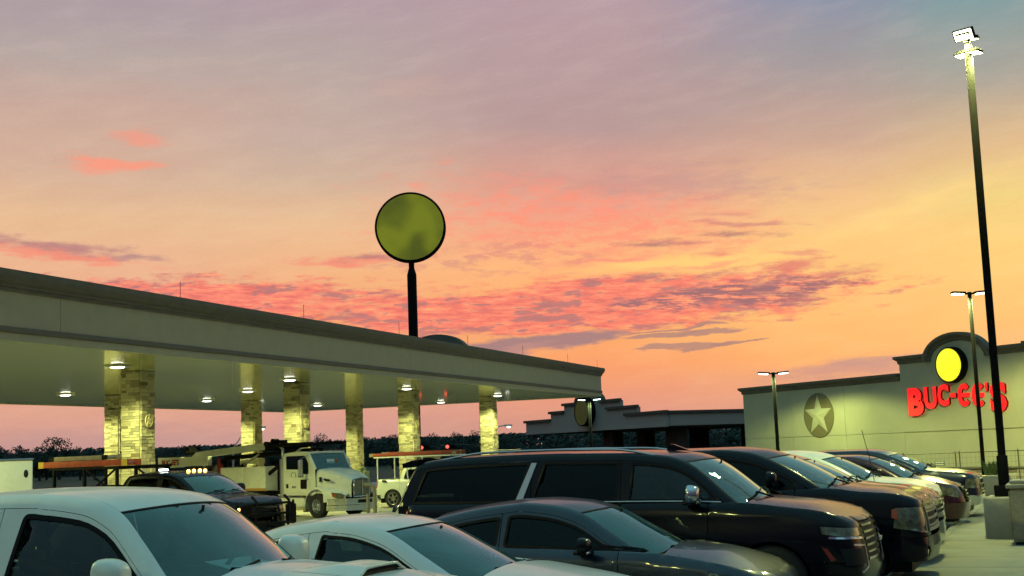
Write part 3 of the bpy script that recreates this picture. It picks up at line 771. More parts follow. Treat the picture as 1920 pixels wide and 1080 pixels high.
    # inner mirror
    m_ = MB(); z_ = s.T(hx - .02, 0) - .13; m_.box(hx + .07, hx + .10, -.12, .12, z_ - .03, z_ + .035, bev=.012); m_.tube([(hx + .09, 0, z_ + .03), (hx + .10, 0, z_ + .10)], .012, 6); m_.build('rear_view_mirror', trim, root)
    return root, s, hoodf
# ------------------------------------------------------------------ ground
def hz(x): return -.55 * sstep((-x - 12) / 16)
def sheet(name, xs, ys, dz, m_, kind='structure', hf_=None):
    vs = [(x, y, (hf_ or hz)(x) + dz) for x in xs for y in ys]; n = len(ys)
    me = MB(); me.add(vs, [(i * n + j, (i + 1) * n + j, (i + 1) * n + j + 1, i * n + j + 1) for i in range(len(xs) - 1) for j in range(n - 1)], True)
    o = me.build(name, m_, fix=False); o['kind'] = kind; return o
grassm = mat('grass_field', (.035, .05, .022), .95, var=.5, vs=.3, bump=.6, bs=3)
asph = mat('lot_concrete', (.13, .13, .11), .75, var=.25, vs=.5, bump=.35, bs=30, dirt=.25)
walk = mat('walkway_concrete', (.29, .275, .205), .8, var=.14, vs=1.2, bump=.3, bs=45, dirt=.15)
court = mat('court_concrete', (.36, .355, .31), .7, var=.15, vs=.4, bump=.2, bs=25, dirt=.12)
paintl = mat('line_paint', (.6, .6, .56), .7, var=.2, vs=6, dirt=.3)
xs = [-900, -500, -300, -200, -120] + [-80 + 4 * i for i in range(20)] + [0, 100, 300, 900]
sheet('ground', sorted(set(xs)), [-300, -60, 0, 60, 140, 300, 500, 900, 1600], -.03, grassm)
sheet('parking_lot', [-17, -15, -13, -11, -8, -5, -2.42], [-12, 0, 15, 30, 45, 60, 75, 90], .0, asph)
sheet('fuel_court', [-75, -50, -35, -30] + [-29 + i for i in range(13)], [8, 30, 60, 90, 112], .0, court)
kerb = MB()
for i in range(20): kerb.box(-2.42, -2.27, -8 + 3 * i + .006, -5 + 3 * i - .006, -.1, .10, bev=.02)
tag(kerb.build('kerb', walk), kind='structure')
wb_ = MB(); wb_.box(-2.27, 9, -8, 49, -.3, .04); wk = tag(wb_.build('walkway', walk), kind='structure')
slab = MB(); slab.box(-.796, .796, -.796, .796, -.06, .055, bev=.012); slm = slab.mesh('slab'); slm.materials.append(walk)
for i in range(4):
    for j in range(22): link('slab', slm, None, wk, (-2.262 + .8 + 1.6 * i, 13.9 + 1.6 * j, .05 + random.uniform(-.002, .002)))
st = MB()
for k in range(-4, 20):
    y = 6.75 + 2.72 * k - (.0 if k < 3 else 0); st.add([(-8, y - .05, .004), (-2.5, y - .05, .004), (-2.5, y + .05, .004), (-8, y + .05, .004)], [(0, 1, 2, 3)])
tag(st.build('stall_lines', paintl), kind='structure')
# pale island of kerb and low stones beside the service truck
# ------------------------------------------------------------------ stone
stonem = [mat('ledge_stone_cream', (.55, .51, .38), .85, var=.2, vs=5, bump=.7, bs=22), mat('ledge_stone_tan', (.40, .36, .26), .85, var=.25, vs=5, bump=.7, bs=22),
          mat('ledge_stone_grey', (.30, .28, .22), .88, var=.3, vs=5, bump=.7, bs=22), mat('ledge_stone_brown', (.22, .18, .12), .9, var=.3, vs=5, bump=.7, bs=22)]
mortar = mat('mortar', (.16, .145, .11), .95)
SM = []
for v in range(6):
    bm = bmesh.new(); bmesh.ops.create_cube(bm, size=1); rr = random.Random(v)
    bmesh.ops.bevel(bm, geom=[e for e in bm.edges if all(q.co.y < 0 for q in e.verts)], offset=.07, segments=1, affect='EDGES')
    for q in bm.verts:
        if q.co.y < -.3: q.co.y += rr.uniform(-.16, .10); q.co.x += rr.uniform(-.02, .02); q.co.z += rr.uniform(-.05, .05)
    row = []
    for mm in stonem:
        me = bpy.data.meshes.new('stone'); bm.to_mesh(me); me.materials.append(mm); row.append(me)
    SM.append(row); bm.free()
def stone_face(parent, T, width, z0, z1, stuff=None, hmin=.085, hmax=.15, wmin=.16, wmax=.46, dep_=.05, limit=999):
    """courses of ledgestone on a face whose outward normal is local -y"""
    z = z0; n = 0; R = random
    while z < z1 - .02:
        h = min(R.uniform(hmin, hmax), z1 - z); x = 0
        while x < width - .001:
            w_ = R.uniform(wmin, wmax)
            if width - x - w_ < wmin * .7: w_ = width - x
            hh = h; k = R.choices((0, 1, 2, 3), (52, 30, 13, 5))[0]; v = R.randrange(6); d = dep_ + R.uniform(-.012, .028)
            loc = T @ Vector((x + w_ / 2, -d / 2, z + hh / 2)); S_ = Matrix.Diagonal((w_ - .010, d, hh - .010, 1))
            if stuff is None:
                o = link('stone', SM[v][k], None, parent); o.matrix_local = Matrix.Translation(loc) @ T.to_3x3().to_4x4() @ S_
            else:
                MT = Matrix.Translation(loc) @ T.to_3x3().to_4x4() @ S_; me = SM[v][k]
                stuff.add([q.co[:] for q in me.vertices], [tuple(p.vertices) for p in me.polygons], False, k, MT)
            x += w_; n += 1
        z += h
    return n

# ------------------------------------------------------------------ fuel canopy (frame turned 3 degrees from the parking row)
CT = Matrix.Rotation(radians(3), 4, 'Z')
stucco = mat('stucco', (.46, .41, .27), .9, var=.06, vs=2, bump=.25, bs=60)
stucco_d = mat('stucco_cornice', (.17, .15, .115), .85, var=.1, vs=2, bump=.2, bs=60)
soffm = mat('soffit_enamel', (.34, .33, .15), .2, coat=.3, spec=.6, var=.03, vs=.6)
def soffit_lines(m_):
    t = NT(m_.node_tree); b = t.n['Principled BSDF']; co = t.n.new('ShaderNodeTexCoord').outputs['Object']; sp = t.n.new('ShaderNodeSeparateXYZ'); t.l.new(co, sp.inputs[0])
    fr = t.m('FRACT', t.mul(sp.outputs[1], 1 / .405)); ed = t.m('ABSOLUTE', t.sub(fr, .5)); bn = t.n.new('ShaderNodeBump'); bn.inputs['Strength'].default_value = .06; bn.inputs['Distance'].default_value = .012
    t.l.new(t.sm(ed, .5, .44), bn.inputs['Height']); t.l.new(bn.outputs[0], b.inputs['Normal'])
soffit_lines(soffm)
SOF = 5.71; b0, b1, a0, a1 = -26.65, -53.1, 14.0, 92.6
can = thing('fuel_canopy', 'long white fuel canopy with brown cornice on stone columns', 'canopy'); can.matrix_world = CT
m_ = MB(); m_.box(b1 + .12, b0 - .12, a0 + .12, a1 - .12, SOF - .0, SOF + .12); m_.build('soffit', soffm, can)
m_ = MB(); m_.box(b1 + .3, b0 - .3, a0 + .3, a1 - .3, SOF + .12, SOF + 1.45); m_.build('roof_deck', stucco_d, can)
# fascia panels, each a piece with an open joint
def fascia(p0, p1, nrm, L_, first):
    d = (p1 - p0).normalized(); tot = (p1 - p0).length; t0 = 0; k = 0
    while t0 < tot - .01:
        t1 = min(tot, first if k == 0 else t0 + L_); A = p0 + d * (t0 + .008); B = p0 + d * (t1 - .008)
        m_ = MB(); q = nrm * .12
        def slabq(z0, z1, o0=0, o1=.0):
            vs = [A + nrm * o0, B + nrm * o0, B - q, A - q]; m_.add([(v.x, v.y, z0) for v in vs] + [(v.x, v.y, z1) for v in vs], [(0, 1, 2, 3), (4, 5, 6, 7), (0, 1, 5, 4), (1, 2, 6, 5), (2, 3, 7, 6), (3, 0, 4, 7)])
        slabq(SOF - .04, SOF + .20, .0); slabq(SOF + .38, SOF + 1.42, 0)
        m_.build('fascia_panel', stucco, can); t0 = t1; k += 1
    # brown band and stepped cornice run past the joints
    for nm, prof in (('fascia_band', [(-.05, .20), (.035, .205), (.05, .24), (.05, .33), (.035, .375), (-.05, .38)]),
                     ('cornice', [(-.1, 1.42), (.05, 1.42), (.05, 1.50), (.10, 1.53), (.10, 1.60), (.17, 1.66), (.24, 1.80), (.26, 1.86), (.26, 2.02), (-.1, 2.02)])):
        m_ = MB(); ps = []
        e = .26 if nm == 'cornice' else .05
        for t in (-e * 0, tot + e * 0):
            for (o, z) in prof: v = p0 + d * (t + (max(o, 0) * (1 if t > 0 else -1))) + nrm * o; ps.append((v.x, v.y, SOF + z))
        n = len(prof); m_.add(ps, [(i, (i + 1) % n, n + (i + 1) % n, n + i) for i in range(n)] + [tuple(range(n)), tuple(reversed(range(n, 2 * n)))])
        m_.build(nm, stucco_d, can)
V2 = lambda x, y: Vector((x, y, 0))
fascia(V2(b0, a0), V2(b0, a1), Vector((1, 0, 0)), 13.0, 18.9)
fascia(V2(b0, a1), V2(b1, a1), Vector((0, 1, 0)), 13.2, 13.2)
fascia(V2(b1, a1), V2(b1, a0), Vector((-1, 0, 0)), 13.0, 13.0)
fascia(V2(b1, a0), V2(b0, a0), Vector((0, -1, 0)), 13.2, 13.2)
# arched gable standing on the far end
def arch_prof(c, r, zb, zt, steps):
    pts = [(c - steps[-1][0], zb)]
    for w_, z in reversed(steps): pts += [(c - w_, z), (c - (steps[steps.index((w_, z)) - 1][0] if steps.index((w_, z)) else r), z)]
    for i in range(17): a = pi - pi * i / 16; pts.append((c + r * cos(a), steps[0][1] + (zt - steps[0][1]) * sin(a)))
    for w_, z in steps: pts += [(c + (steps[steps.index((w_, z)) - 1][0] if steps.index((w_, z)) else r), z), (c + w_, z)]
    pts.append((c + steps[-1][0], zb)); return pts
m_ = MB(); m_.prism(arch_prof(-39.4, 2.55, SOF + 2.02, 11.0, [(3.4, 9.55), (5.2, 8.9), (7.2, 8.3)]), a1 - .9, a1 - .2, 'y'); m_.build('end_gable', stucco_d, can)
# lightning rods
for a in (22, 29.5, 39.2, 48.1, 57.5, 66.4, 75.4, 84.5, 91.6):
    m_ = MB(); m_.tube([(b0 + .05, a, SOF + 2.0), (b0 + .05, a, SOF + 2.62)], .011, 5); m_.build('lightning_rod', steel, can)
# recessed lamps: rim, glowing lens and the light it throws
lampcol = (.94, 1.0, .30)
led = mat('canopy_lamp_lens', (.9, .9, .8), .5, emit=(.98, 1, .82), es=7)
whitem = mat('white_enamel', (.7, .7, .66), .4)
def downlight(b, a, E, on=True):
    m_ = MB(); m_.box(-.34, .34, -.34, .34, -.07, .0, bev=.02); o = m_.build('canopy_lamp', whitem, can, (b, a, SOF))
    if on:
        m_ = MB(); m_.lathe([(.27, -.075), (.23, -.10), (.10, -.115), (.001, -.118)], 20); m_.build('lamp_lens', led, o)
        ld = bpy.data.lights.new('canopy_light', 'SPOT'); lo = bpy.data.objects.new('canopy_light', ld); COL.objects.link(lo); lo.parent = o; lo.location = (0, 0, -.16)
        ld.energy = E; ld.color = lampcol; ld.spot_size = radians(150); ld.spot_blend = .35; ld.shadow_soft_size = .2
for a in (28.0, 41.4, 54.4, 67.6, 82.2): downlight(-30.9, a, 2500)
for a in (28.5, 42.2, 55.6, 68.6, 82.6): downlight(-44.7, a, 2500)
for a in (35, 61.5, 88): downlight(-37.5, a, 1500, True)

emb = mat('emblem_metal', (.62, .58, .36), .4, .3)
def star_pts(R, r, n=5, rot=0): return [((R if i % 2 == 0 else r) * sin(pi * i / n + rot), (R if i % 2 == 0 else r) * cos(pi * i / n + rot)) for i in range(2 * n)]
colg = 'stone columns carrying the fuel canopy'
LB_ = ['stone canopy column nearest the camera in the front row', 'stone canopy column behind the white truck cab', 'stone canopy column beside the tall round sign pole', 'stone canopy column in the front row nearest the canopy end',
       'stone canopy column in the back row, half hidden by the nearest front column', 'narrow stone canopy column in the back row above the truck boom', 'stone canopy column in the back row behind the grey dispenser frame']
G0 = -.55; cw_, cdp = .86, .92
for k, (b, a) in enumerate(((-32.05, 44.4), (-32.05, 57.4), (-32.05, 70.8), (-32.05, 84.0), (-43.8, 58.8), (-43.5, 72.0), (-43.9, 87.1))):
    c = thing('stone_column', LB_[k], 'column', group=colg); c.matrix_world = CT @ TR(b, a, G0)
    Hc = SOF - G0
    m_ = MB(); m_.box(-cw_ + .0, 0, 0, cdp, 0, Hc - .02); m_.build('core', mortar, c)
    n = stone_face(c, TR(-cw_, 0, 0), cw_, 0, Hc - .02)
    stone_face(c, TR(0, 0, 0) @ R3(z=pi / 2), cdp, 0, Hc - .02, hmin=.10 if n > 150 else .09, hmax=.17, wmin=.2, wmax=.5)
    sb = MB(); stone_face(None, TR(0, cdp, 0) @ R3(z=pi), cw_, 0, Hc - .02, sb, wmin=.22, hmin=.11); stone_face(None, TR(-cw_, cdp, 0) @ R3(z=-pi / 2), cdp, 0, Hc - .02, sb, wmin=.22, hmin=.11)
    o = sb.build('rear_stonework', stonem, c, fix=False); o['kind'] = 'stuff'
    m_ = MB(); T = TR(.10, cdp * .5, 4.25 if k < 4 else 4.1) @ R3(z=pi / 2) 
    m_.prism([(x_, z_) for x_, z_ in star_pts(.27, .10)], -.03, .03, 'y', T=T); m_.tube([(.24 * cos(a_), 0, .24 * sin(a_)) for a_ in [2 * pi * i / 20 for i in range(21)]], .025, 6, caps=False, T=T); m_.build('star_emblem', emb, c)
    m_ = MB(); m_.box(-cw_ - .30, -cw_ - .06, .3, .42, 3.05, 3.15); m_.box(-cw_ - .34, -cw_ - .2, .27, .45, 2.98, 3.12, bev=.03); m_.build('camera_bracket', trim, c)

# ------------------------------------------------------------------ tall round sign
blackp = mat('black_pole_paint', (.006, .006, .0065), .75, spec=.12)
sg = thing('pole_sign', 'tall black pole with a round yellow-green sign face and black rim', 'sign', (-68.8, 133.85, 0))
m_ = MB(); m_.tube([(0, 0, -.6), (0, 0, 22.6)], .55, 20); m_.tube([(0, 0, 22.6), (0, 0, 23.3)], .55, 20, r2=.35); m_.tube([(0, 0, 23.2), (0, 0, 24.6)], .33, 16); m_.build('pole', blackp, sg)
FT = TR(0, 0, 28.15) @ R3(z=radians(33 - 9))                   # faces the lot, turned slightly left
m_ = MB(); m_.lathe([(4.0, -.62), (4.12, -.5), (4.12, .5), (4.0, .62)], 72, 'y', T=FT); m_.lathe([(3.86, -.60), (4.02, -.62)], 72, 'y', T=FT); m_.lathe([(3.86, .60), (4.02, .62)], 72, 'y', T=FT); m_.build('sign_rim', blackp, sg)
yl = mat('backlit_yellow_face', (.25, .24, .03), .35, coat=.3)
t_ = NT(yl.node_tree); bs_ = t_.n['Principled BSDF']; co_ = t_.n.new('ShaderNodeTexCoord').outputs['Object']
v_ = t_.noise(co_, .30, 1, .5)
t_.l.new(t_.mix(t_.sm(v_, .36, .66), (.085, .090, .004, 1), (.22, .24, .008, 1)), bs_.inputs['Emission Color']); bs_.inputs['Emission Strength'].default_value = .62
for s_ in (-1, 1):
    m_ = MB(); m_.lathe([(3.88, .60 * s_), (2.5, .60 * s_), (.01, .60 * s_)], 72, 'y', T=FT); m_.build('sign_face', yl, sg)

# ------------------------------------------------------------------ shop
SE = Vector((.775, -.632, 0)).normalized(); SN = Vector((SE.y, -SE.x, 0)); SP = Vector((-14.37, 62.3, 0))
ST = Matrix((( SE.x, -SN.x, 0, SP.x), (SE.y, -SN.y, 0, SP.y), (0, 0, 1, 0), (0, 0, 0, 1)))    # local x along the wall, -y outwards
shop = thing('shop_building', 'long cream shop wall with brown cornice and arched gable', 'building'); shop.matrix_world = ST
wallm = mat('shop_stucco', (.47, .45, .31), .92, var=.06, vs=1.2, bump=.3, bs=50)
corn = mat('shop_cornice', (.15, .13, .10), .85, var=.1, vs=2, bump=.2)
m_ = MB(); m_.box(.02, 30, .10, 34, -.1, 4.2); m_.box(10.46, 30, .10, 12, 4.2, 4.85); m_.build('building_core', wallm, shop)
def wpanel(x0, x1, z0, z1, par=shop): m_ = MB(); m_.box(x0 + .008, x1 - .008, 0, .10, z0 + .008, z1 - .008); return m_.build('wall_panel', wallm, par)
xj = [0, 3.5, 7.0, 10.46]; xk = [10.46, 15.35, 20.2, 25, 30]
for A, B in zip(xj, xj[1:]): wpanel(A, B, 0.62, 2.10); wpanel(A, B, 2.10, 4.22)
for A, B in zip(xk, xk[1:]): wpanel(A, B, .62, 2.11)
m_ = MB(); pr_ = [(10.468, 2.118), (10.468, 4.9), (12.25, 4.9)] + [(13.6 + 1.38 * cos(a_), 4.9 + .72 * sin(a_)) for a_ in [pi - pi * i / 16 for i in range(17)]] + [(14.98, 4.9), (29.99, 4.9), (29.99, 2.118)]
m_.prism(pr_, -.04, .10, 'y'); m_.build('gable_wall', wallm, shop)
def corn_run(x0, x1, z, y=0.0, r0=0, r1=0, par=shop, k=1.0):
    prof = [(y + .12, z), (y - .02 * k, z), (y - .05 * k, z + .05 * k), (y - .05 * k, z + .12 * k), (y - .14 * k, z + .2 * k), (y - .17 * k, z + .22 * k), (y - .17 * k, z + .32 * k), (y + .12, z + .32 * k)]
    m_ = MB(); n = len(prof); ps = [(x0 - (max(0, y - p[0]) if r0 else 0), p[0], p[1]) for p in prof] + [(x1 + (max(0, y - p[0]) if r1 else 0), p[0], p[1]) for p in prof]
    m_.add(ps, [(i, (i + 1) % n, n + (i + 1) % n, n + i) for i in range(n)] + [tuple(range(n)), tuple(reversed(range(n, 2 * n)))]); return m_.build('cornice', corn, par)
corn_run(0, 10.40, 4.21, r0=1); corn_run(10.46, 12.22, 4.88, -.04, r0=1); corn_run(14.98, 17.0, 4.88, -.04); corn_run(17.02, 30, 4.95, -.04, r0=1, r1=1)
# return of the left end
m_ = MB(); m_.box(-.12, .0, .12, 34, 4.21, 4.53); m_.build('side_cornice', corn, shop)
# curved cornice over the gable, swept
m_ = MB(); prof = [(0, .12), (0, -.02), (.05, -.06), (.12, -.06), (.20, -.15), (.24, -.18), (.34, -.18), (.34, .12)]; vs = []; n = len(prof)
for i in range(25):
    a_ = pi - pi * i / 24
    for (o, yy) in prof: vs.append((13.6 + (1.36 + o) * cos(a_), yy - .04, 4.88 + (.70 + o) * sin(a_)))
m_.add(vs, [(i * n + j, (i + 1) * n + j, (i + 1) * n + (j + 1) % n, i * n + (j + 1) % n) for i in range(24) for j in range(n)]); m_.build('arch_cornice', corn, shop)
# stone wainscot
wc = MB(); wc.box(0, 30, -.02, .0, -.1, .62); wc.box(0, 30, -.14, .1, .62, .70, bev=.015); wo_ = wc.build('wainscot', mortar, shop)
stonew = stonem
stone_face(wo_, TR(10.4, -.02, 0), 8.4, 0, .60, wmin=.22, wmax=.5, hmin=.09, hmax=.14, dep_=.06)
sb = MB(); stone_face(None, TR(0, -.02, 0), 10.4, 0, .60, sb, wmin=.22, dep_=.06); stone_face(None, TR(18.8, -.02, 0), 11.2, 0, .60, sb, wmin=.22, dep_=.06); o = sb.build('far_wainscot_stones', stonem, wo_, fix=False); o['kind'] = 'stuff'
# star medallion, raised ring field with a pale star
meda = mat('medallion_bronze', (.17, .145, .07), .7, var=.1)
md = thing('star_medallion', 'round bronze medallion with a pale five-pointed star on the shop wall', 'medallion'); md.matrix_world = ST @ TR(5.33, 0, 3.01)
m_ = MB(); m_.lathe([(.001, -.035), (.93, -.035), (.98, -.03), (1.0, 0)], 56, 'y'); m_.build('disc', meda, md)
m_ = MB(); s5 = star_pts(.92, .37); m_.add([(x_, -.045, z_) for x_, z_ in s5] + [(0, -.12, 0)], [(i, (i + 1) % 10, 10) for i in range(10)]); m_.add([(x_, -.045, z_) for x_, z_ in s5] + [(x_, -.03, z_) for x_, z_ in s5], [(i, (i + 1) % 10, 10 + (i + 1) % 10, 10 + i) for i in range(10)]); m_.build('star', mat('star_stucco', (.46, .44, .30), .9, var=.1), md)
# round lit sign (left blank) and the red channel letters
ds = thing('round_wall_sign', 'round glowing yellow sign under the arched gable of the shop', 'sign'); ds.matrix_world = ST @ TR(13.42, -.04, 4.65)
yb = mat('bright_yellow_face', (.75, .72, .05), .4, emit=(.90, .84, .02), es=.95)
m_ = MB(); m_.lathe([(.70, 0), (.70, -.30), (.665, -.325), (.64, -.32)], 56, 'y'); m_.build('sign_rim', blackp, ds)
m_ = MB(); m_.lathe([(.645, -.30), (.60, -.325), (.001, -.335)], 56, 'y'); m_.build('sign_face', yb, ds)
redf = mat('red_letter_face', (.6, .01, .01), .4, emit=(1, .012, .014), es=.95); reds = mat('red_letter_return', (.05, .002, .002), .6)
lt = thing('shop_name_sign', "red lit channel letters reading BUC-EE'S on the shop wall", 'sign'); lt.matrix_world = ST
def stroke(paths, wd, m_, y0=-.24, y1=-.04):
    pass
def letter(ch, cx, cz, h, sx=1.0, w_off=.05):
    cu_ = bpy.data.curves.new('letter', 'FONT'); cu_.body = ch; cu_.size = 1; cu_.offset = w_off; cu_.extrude = .10; cu_.bevel_depth = .0; cu_.resolution_u = 4; cu_.align_x = 'CENTER'
    o = bpy.data.objects.new('tmp', cu_); COL.objects.link(o); bpy.context.view_layer.update(); me = bpy.data.meshes.new_from_object(o.evaluated_get(bpy.context.evaluated_depsgraph_get())); COL.objects.unlink(o); bpy.data.objects.remove(o)
    zs_ = [v.co.y for v in me.vertices]; x_s = [v.co.x for v in me.vertices]
    k = h / (max(zs_) - min(zs_)); zc = (max(zs_) + min(zs_)) / 2; xc_ = (max(x_s) + min(x_s)) / 2
    for v in me.vertices: x_, y_, z_ = v.co; v.co = ((x_ - xc_) * sx / (max(x_s) - min(x_s)), -.09 - z_ * .5, (y_ - zc) * k)
    me.materials.clear(); me.materials.append(redf); me.materials.append(reds); me.update()
    for p in me.polygons: p.material_index = 0 if abs(p.normal.y) > .7 else 1
    return link('letter', me, None, lt, (cx, -.03, cz))
letter('B', 11.36, 3.31, 1.12, .84, .06); letter('U', 12.17, 3.43, .88, .66, .05); letter('C', 12.85, 3.50, .86, .60, .05)
letter('-', 13.36, 3.47, .17, .28, .02)
def round_e(cx, cz, w_, h_):
    m_ = MB(); n = 22; o_ = [((.5 * w_) * cos(a) , (.5 * h_) * sin(a)) for a in [radians(42 + 276 * i / n) for i in range(n + 1)]]; i_ = [((.5 * w_ - .19) * cos(a), (.5 * h_ - .20) * sin(a)) for a in [radians(318 - 276 * i / n) for i in range(n + 1)]]
    ring = o_ + i_; y0_, y1_ = -.12, -.04
    N_ = len(ring); m_.add([(a, y0_, b) for a, b in ring] + [(a, y1_, b) for a, b in ring], [(k, N_ - 1 - k, N_ - 2 - k, k + 1) for k in range(n)] , False, 0)
    m_.add([(a, y0_, b) for a, b in ring] + [(a, y1_, b) for a, b in ring], [(k, (k + 1) % N_, N_ + (k + 1) % N_, N_ + k) for k in range(N_)], False, 1)
    m_.box(-.5 * w_ + .1, .34 * w_, y0_ - .004, y1_, -.08, .08, mi=0)
    return m_.build('letter', [redf, reds], lt, (cx, 0, cz))
round_e(13.88, 3.45, .66, .90); round_e(14.58, 3.41, .68, .94)
letter("'", 15.03, 3.70, .32, .13, .02); letter('S', 15.56, 3.29, 1.12, .78, .05)

# ------------------------------------------------------------------ second canopy in the distance
C2 = thing('far_fuel_canopy', 'far dark fuel canopy with stepped gable and arched top', 'canopy'); P2 = Vector((-61.0, 147.92, 0)); C2.matrix_world = Matrix(((SE.x, -SN.x, 0, P2.x), (SE.y, -SN.y, 0, P2.y), (0, 0, 1, 0), (0, 0, 0, 1)))
st2 = mat('far_stucco', (.40, .345, .31), .9); dk2 = mat('far_cornice', (.10, .08, .07), .9); 
m_ = MB(); pf = [(0, 3.95), (0, 5.30), (6.2, 5.30), (6.2, 6.15), (9.4, 6.15), (9.4, 6.95), (12.2, 6.95)] + [(14.9 + 2.7 * cos(a_), 6.95 + 1.3 * sin(a_)) for a_ in [pi - pi * i / 14 for i in range(15)]] + [(17.8, 6.95), (21.3, 6.95), (21.3, 6.1), (24.6, 6.1), (24.6, 5.3), (29.9, 5.3), (29.9, 3.95)]
m_.prism(pf, 0, .5, 'y'); m_.build('gable_front', st2, C2)
for x0_, x1_, z_ in ((0, 6.1, 5.2), (6.2, 9.3, 6.05), (9.4, 12.2, 6.85), (17.6, 21.4, 6.85), (18.9, 24.7, 6.0), (22.5, 30.1, 5.2)):
    m_ = MB(); m_.box(x0_ - .2, x1_ + .1, -.26, .2, z_, z_ + .30); m_.build('cornice', dk2, C2)
m_ = MB(); vs = []
for i in range(17):
    a_ = pi - pi * i / 16
    for o, yy in ((0, -.2), (.42, -.2), (.42, .5), (0, .5)): vs.append((14.9 + (2.5 + o) * cos(a_), yy, 6.95 + (1.0 + o) * sin(a_)))
m_.add(vs, [(i * 4 + j, (i + 1) * 4 + j, (i + 1) * 4 + (j + 1) % 4, i * 4 + (j + 1) % 4) for i in range(16) for j in range(4)]); m_.build('arch_cornice', dk2, C2)
m_ = MB(); m_.box(29.5, 29.95, .5, 26, 3.9, 5.15); m_.box(0, .4, .5, 26, 3.9, 5.15); m_.box(0, 29.9, 25.5, 26, 3.9, 5.15); m_.build('side_fascia', st2, C2)
m_ = MB(); m_.box(29.45, 30.15, .3, 26, 5.16, 5.44); m_.build('cornice', dk2, C2)
m_ = MB(); m_.box(.3, 29.6, .2, 25.8, 3.75, 3.90); m_.build('soffit', dk2, C2)
m_ = MB(); m_.box(-.1, 30.05, -.12, .3, 3.82, 3.98); m_.build('lower_trim', st2, C2)
for x_, y_ in ((15.2, 2.2), (27.6, 2.2), (27.6, 12), (27.6, 22), (15.2, 14), (4, 14)):
    m_ = MB(); m_.box(x_ - 1.05, x_ + 1.05, y_, y_ + 1.3, -.8, 3.8); m_.build('column', mat('far_column', (.05, .03, .025), .9), C2)
fs_ = thing('round_canopy_sign', 'unlit round dull yellow sign on the stepped gable of the far canopy', 'sign'); fs_.matrix_world = C2.matrix_world @ TR(14.75, 0, 6.0)
m_ = MB(); m_.lathe([(1.62, 0), (1.62, -.9), (1.5, -.95)], 44, 'y'); m_.build('sign_rim', blackp, fs_)
m_ = MB(); m_.lathe([(1.55, -.88), (.001, -.92)], 44, 'y'); m_.build('sign_face', mat('dull_yellow_face', (.33, .24, .045), .6, var=.2, vs=1), fs_)

# ------------------------------------------------------------------ lamp posts
poleled = mat('pole_lamp_lens', (.9, .9, .85), .4, emit=(.97, 1, .50), es=11)
coolled = mat('cool_lamp_lens', (.9, .9, .85), .4, emit=(.72, 1, .95), es=7)
def lot_light(par, loc, E, size=160, col=lampcol, blend=.25, tilt=(0, 0, 0)):
    ld = bpy.data.lights.new('lamp_light', 'SPOT'); lo = bpy.data.objects.new('lamp_light', ld); COL.objects.link(lo); lo.parent = par; lo.location = loc; lo.rotation_euler = tilt
    ld.energy = E; ld.color = col; ld.spot_size = radians(size); ld.spot_blend = blend; ld.shadow_soft_size = .12; return lo
mp_ = thing('lamp_post', 'tallest lamp post, on the round concrete base at the right', 'lamp post', (-1.17, 24.95, .1))
m_ = MB(); m_.box(-.065, .065, -.065, .065, .75, 8.98, bev=.012); m_.box(-.035, .035, -.035, .035, 8.9, 9.18); m_.box(-.10, .10, -.08, .08, 0.75, 2.3) if False else None; m_.build('pole', blackp, mp_)
m_ = MB(); m_.box(-.17, .12, -.13, .13, .72, .93, bev=.01); m_.box(-.09, .09, -.09, .09, .93, 1.45, bev=.01); m_.build('base_cover', blackp, mp_)
cb = MB(); cb.lathe([(.375, 0), (.375, .70), (.36, .73), (.001, .73)], 40); cb.lathe([(.375, 0), (.001, 0)], 40)
cbm = mat('cast_concrete', (.30, .29, .25), .85, var=.12, vs=3, bump=.4, bs=40, dirt=.2)
cb.build('concrete_base', cbm, mp_)
heads = ((0, .0, 9.13, -90, 0, 1.25), (180, .1, 9.13, 90, 0, 1.0), (0, 0, 8.84, 0, 0, .9), (180, 0, 8.84, 180, 0, .9))
for k, (rz_, off, z_, dirz, _, sc__) in enumerate(heads):
    yaw_ = radians((-112, 68, -22, 158)[k]); T = TR(0, 0, z_ - .02) @ R3(z=yaw_)
    # finned flood head on a short arm, lens below and in front
    m_ = MB(); T2 = T @ TR(.09, 0, 0) @ Matrix.Scale(.66, 4) @ R3(y=radians(-12 if k < 2 else 4)); m_.box(-.10, .22, -.20, .20, -.015, .035, T2, bev=.01)
    for i in range(9): m_.box(-.08, .18, -.18 + .045 * i - .006, -.18 + .045 * i + .006, .035, .085, T2)
    m_.tube([tuple(T @ Vector((.0, 0, 0))), tuple(T @ Vector((.18, 0, .01)))], .03, 8)
    h_ = m_.build('lamp_head', blackp, mp_)
    m_ = MB(); m_.box(-.07, .20, -.17, .17, -.035, -.016, T2, bev=.008); m_.build('lamp_lens', poleled, h_)
    p_ = T2 @ Vector((.07, 0, -.10)); lot_light(h_, p_, 900, 165)
# vertical flood facing the lot at the very top
m_ = MB(); T = TR(0, 0, 9.12) @ R3(z=radians(-114)); m_.box(.06, .12, -.20, .20, -.02, .20, T @ R3(y=radians(28)), bev=.01); m_.box(-.05, .08, -.03, .03, -.1, .1, T); h_ = m_.build('flood_head', blackp, mp_)
m_ = MB(); m_.box(.121, .135, -.17, .17, .0, .18, T @ R3(y=radians(28)), bev=.006); m_.build('lamp_lens', poleled, h_)

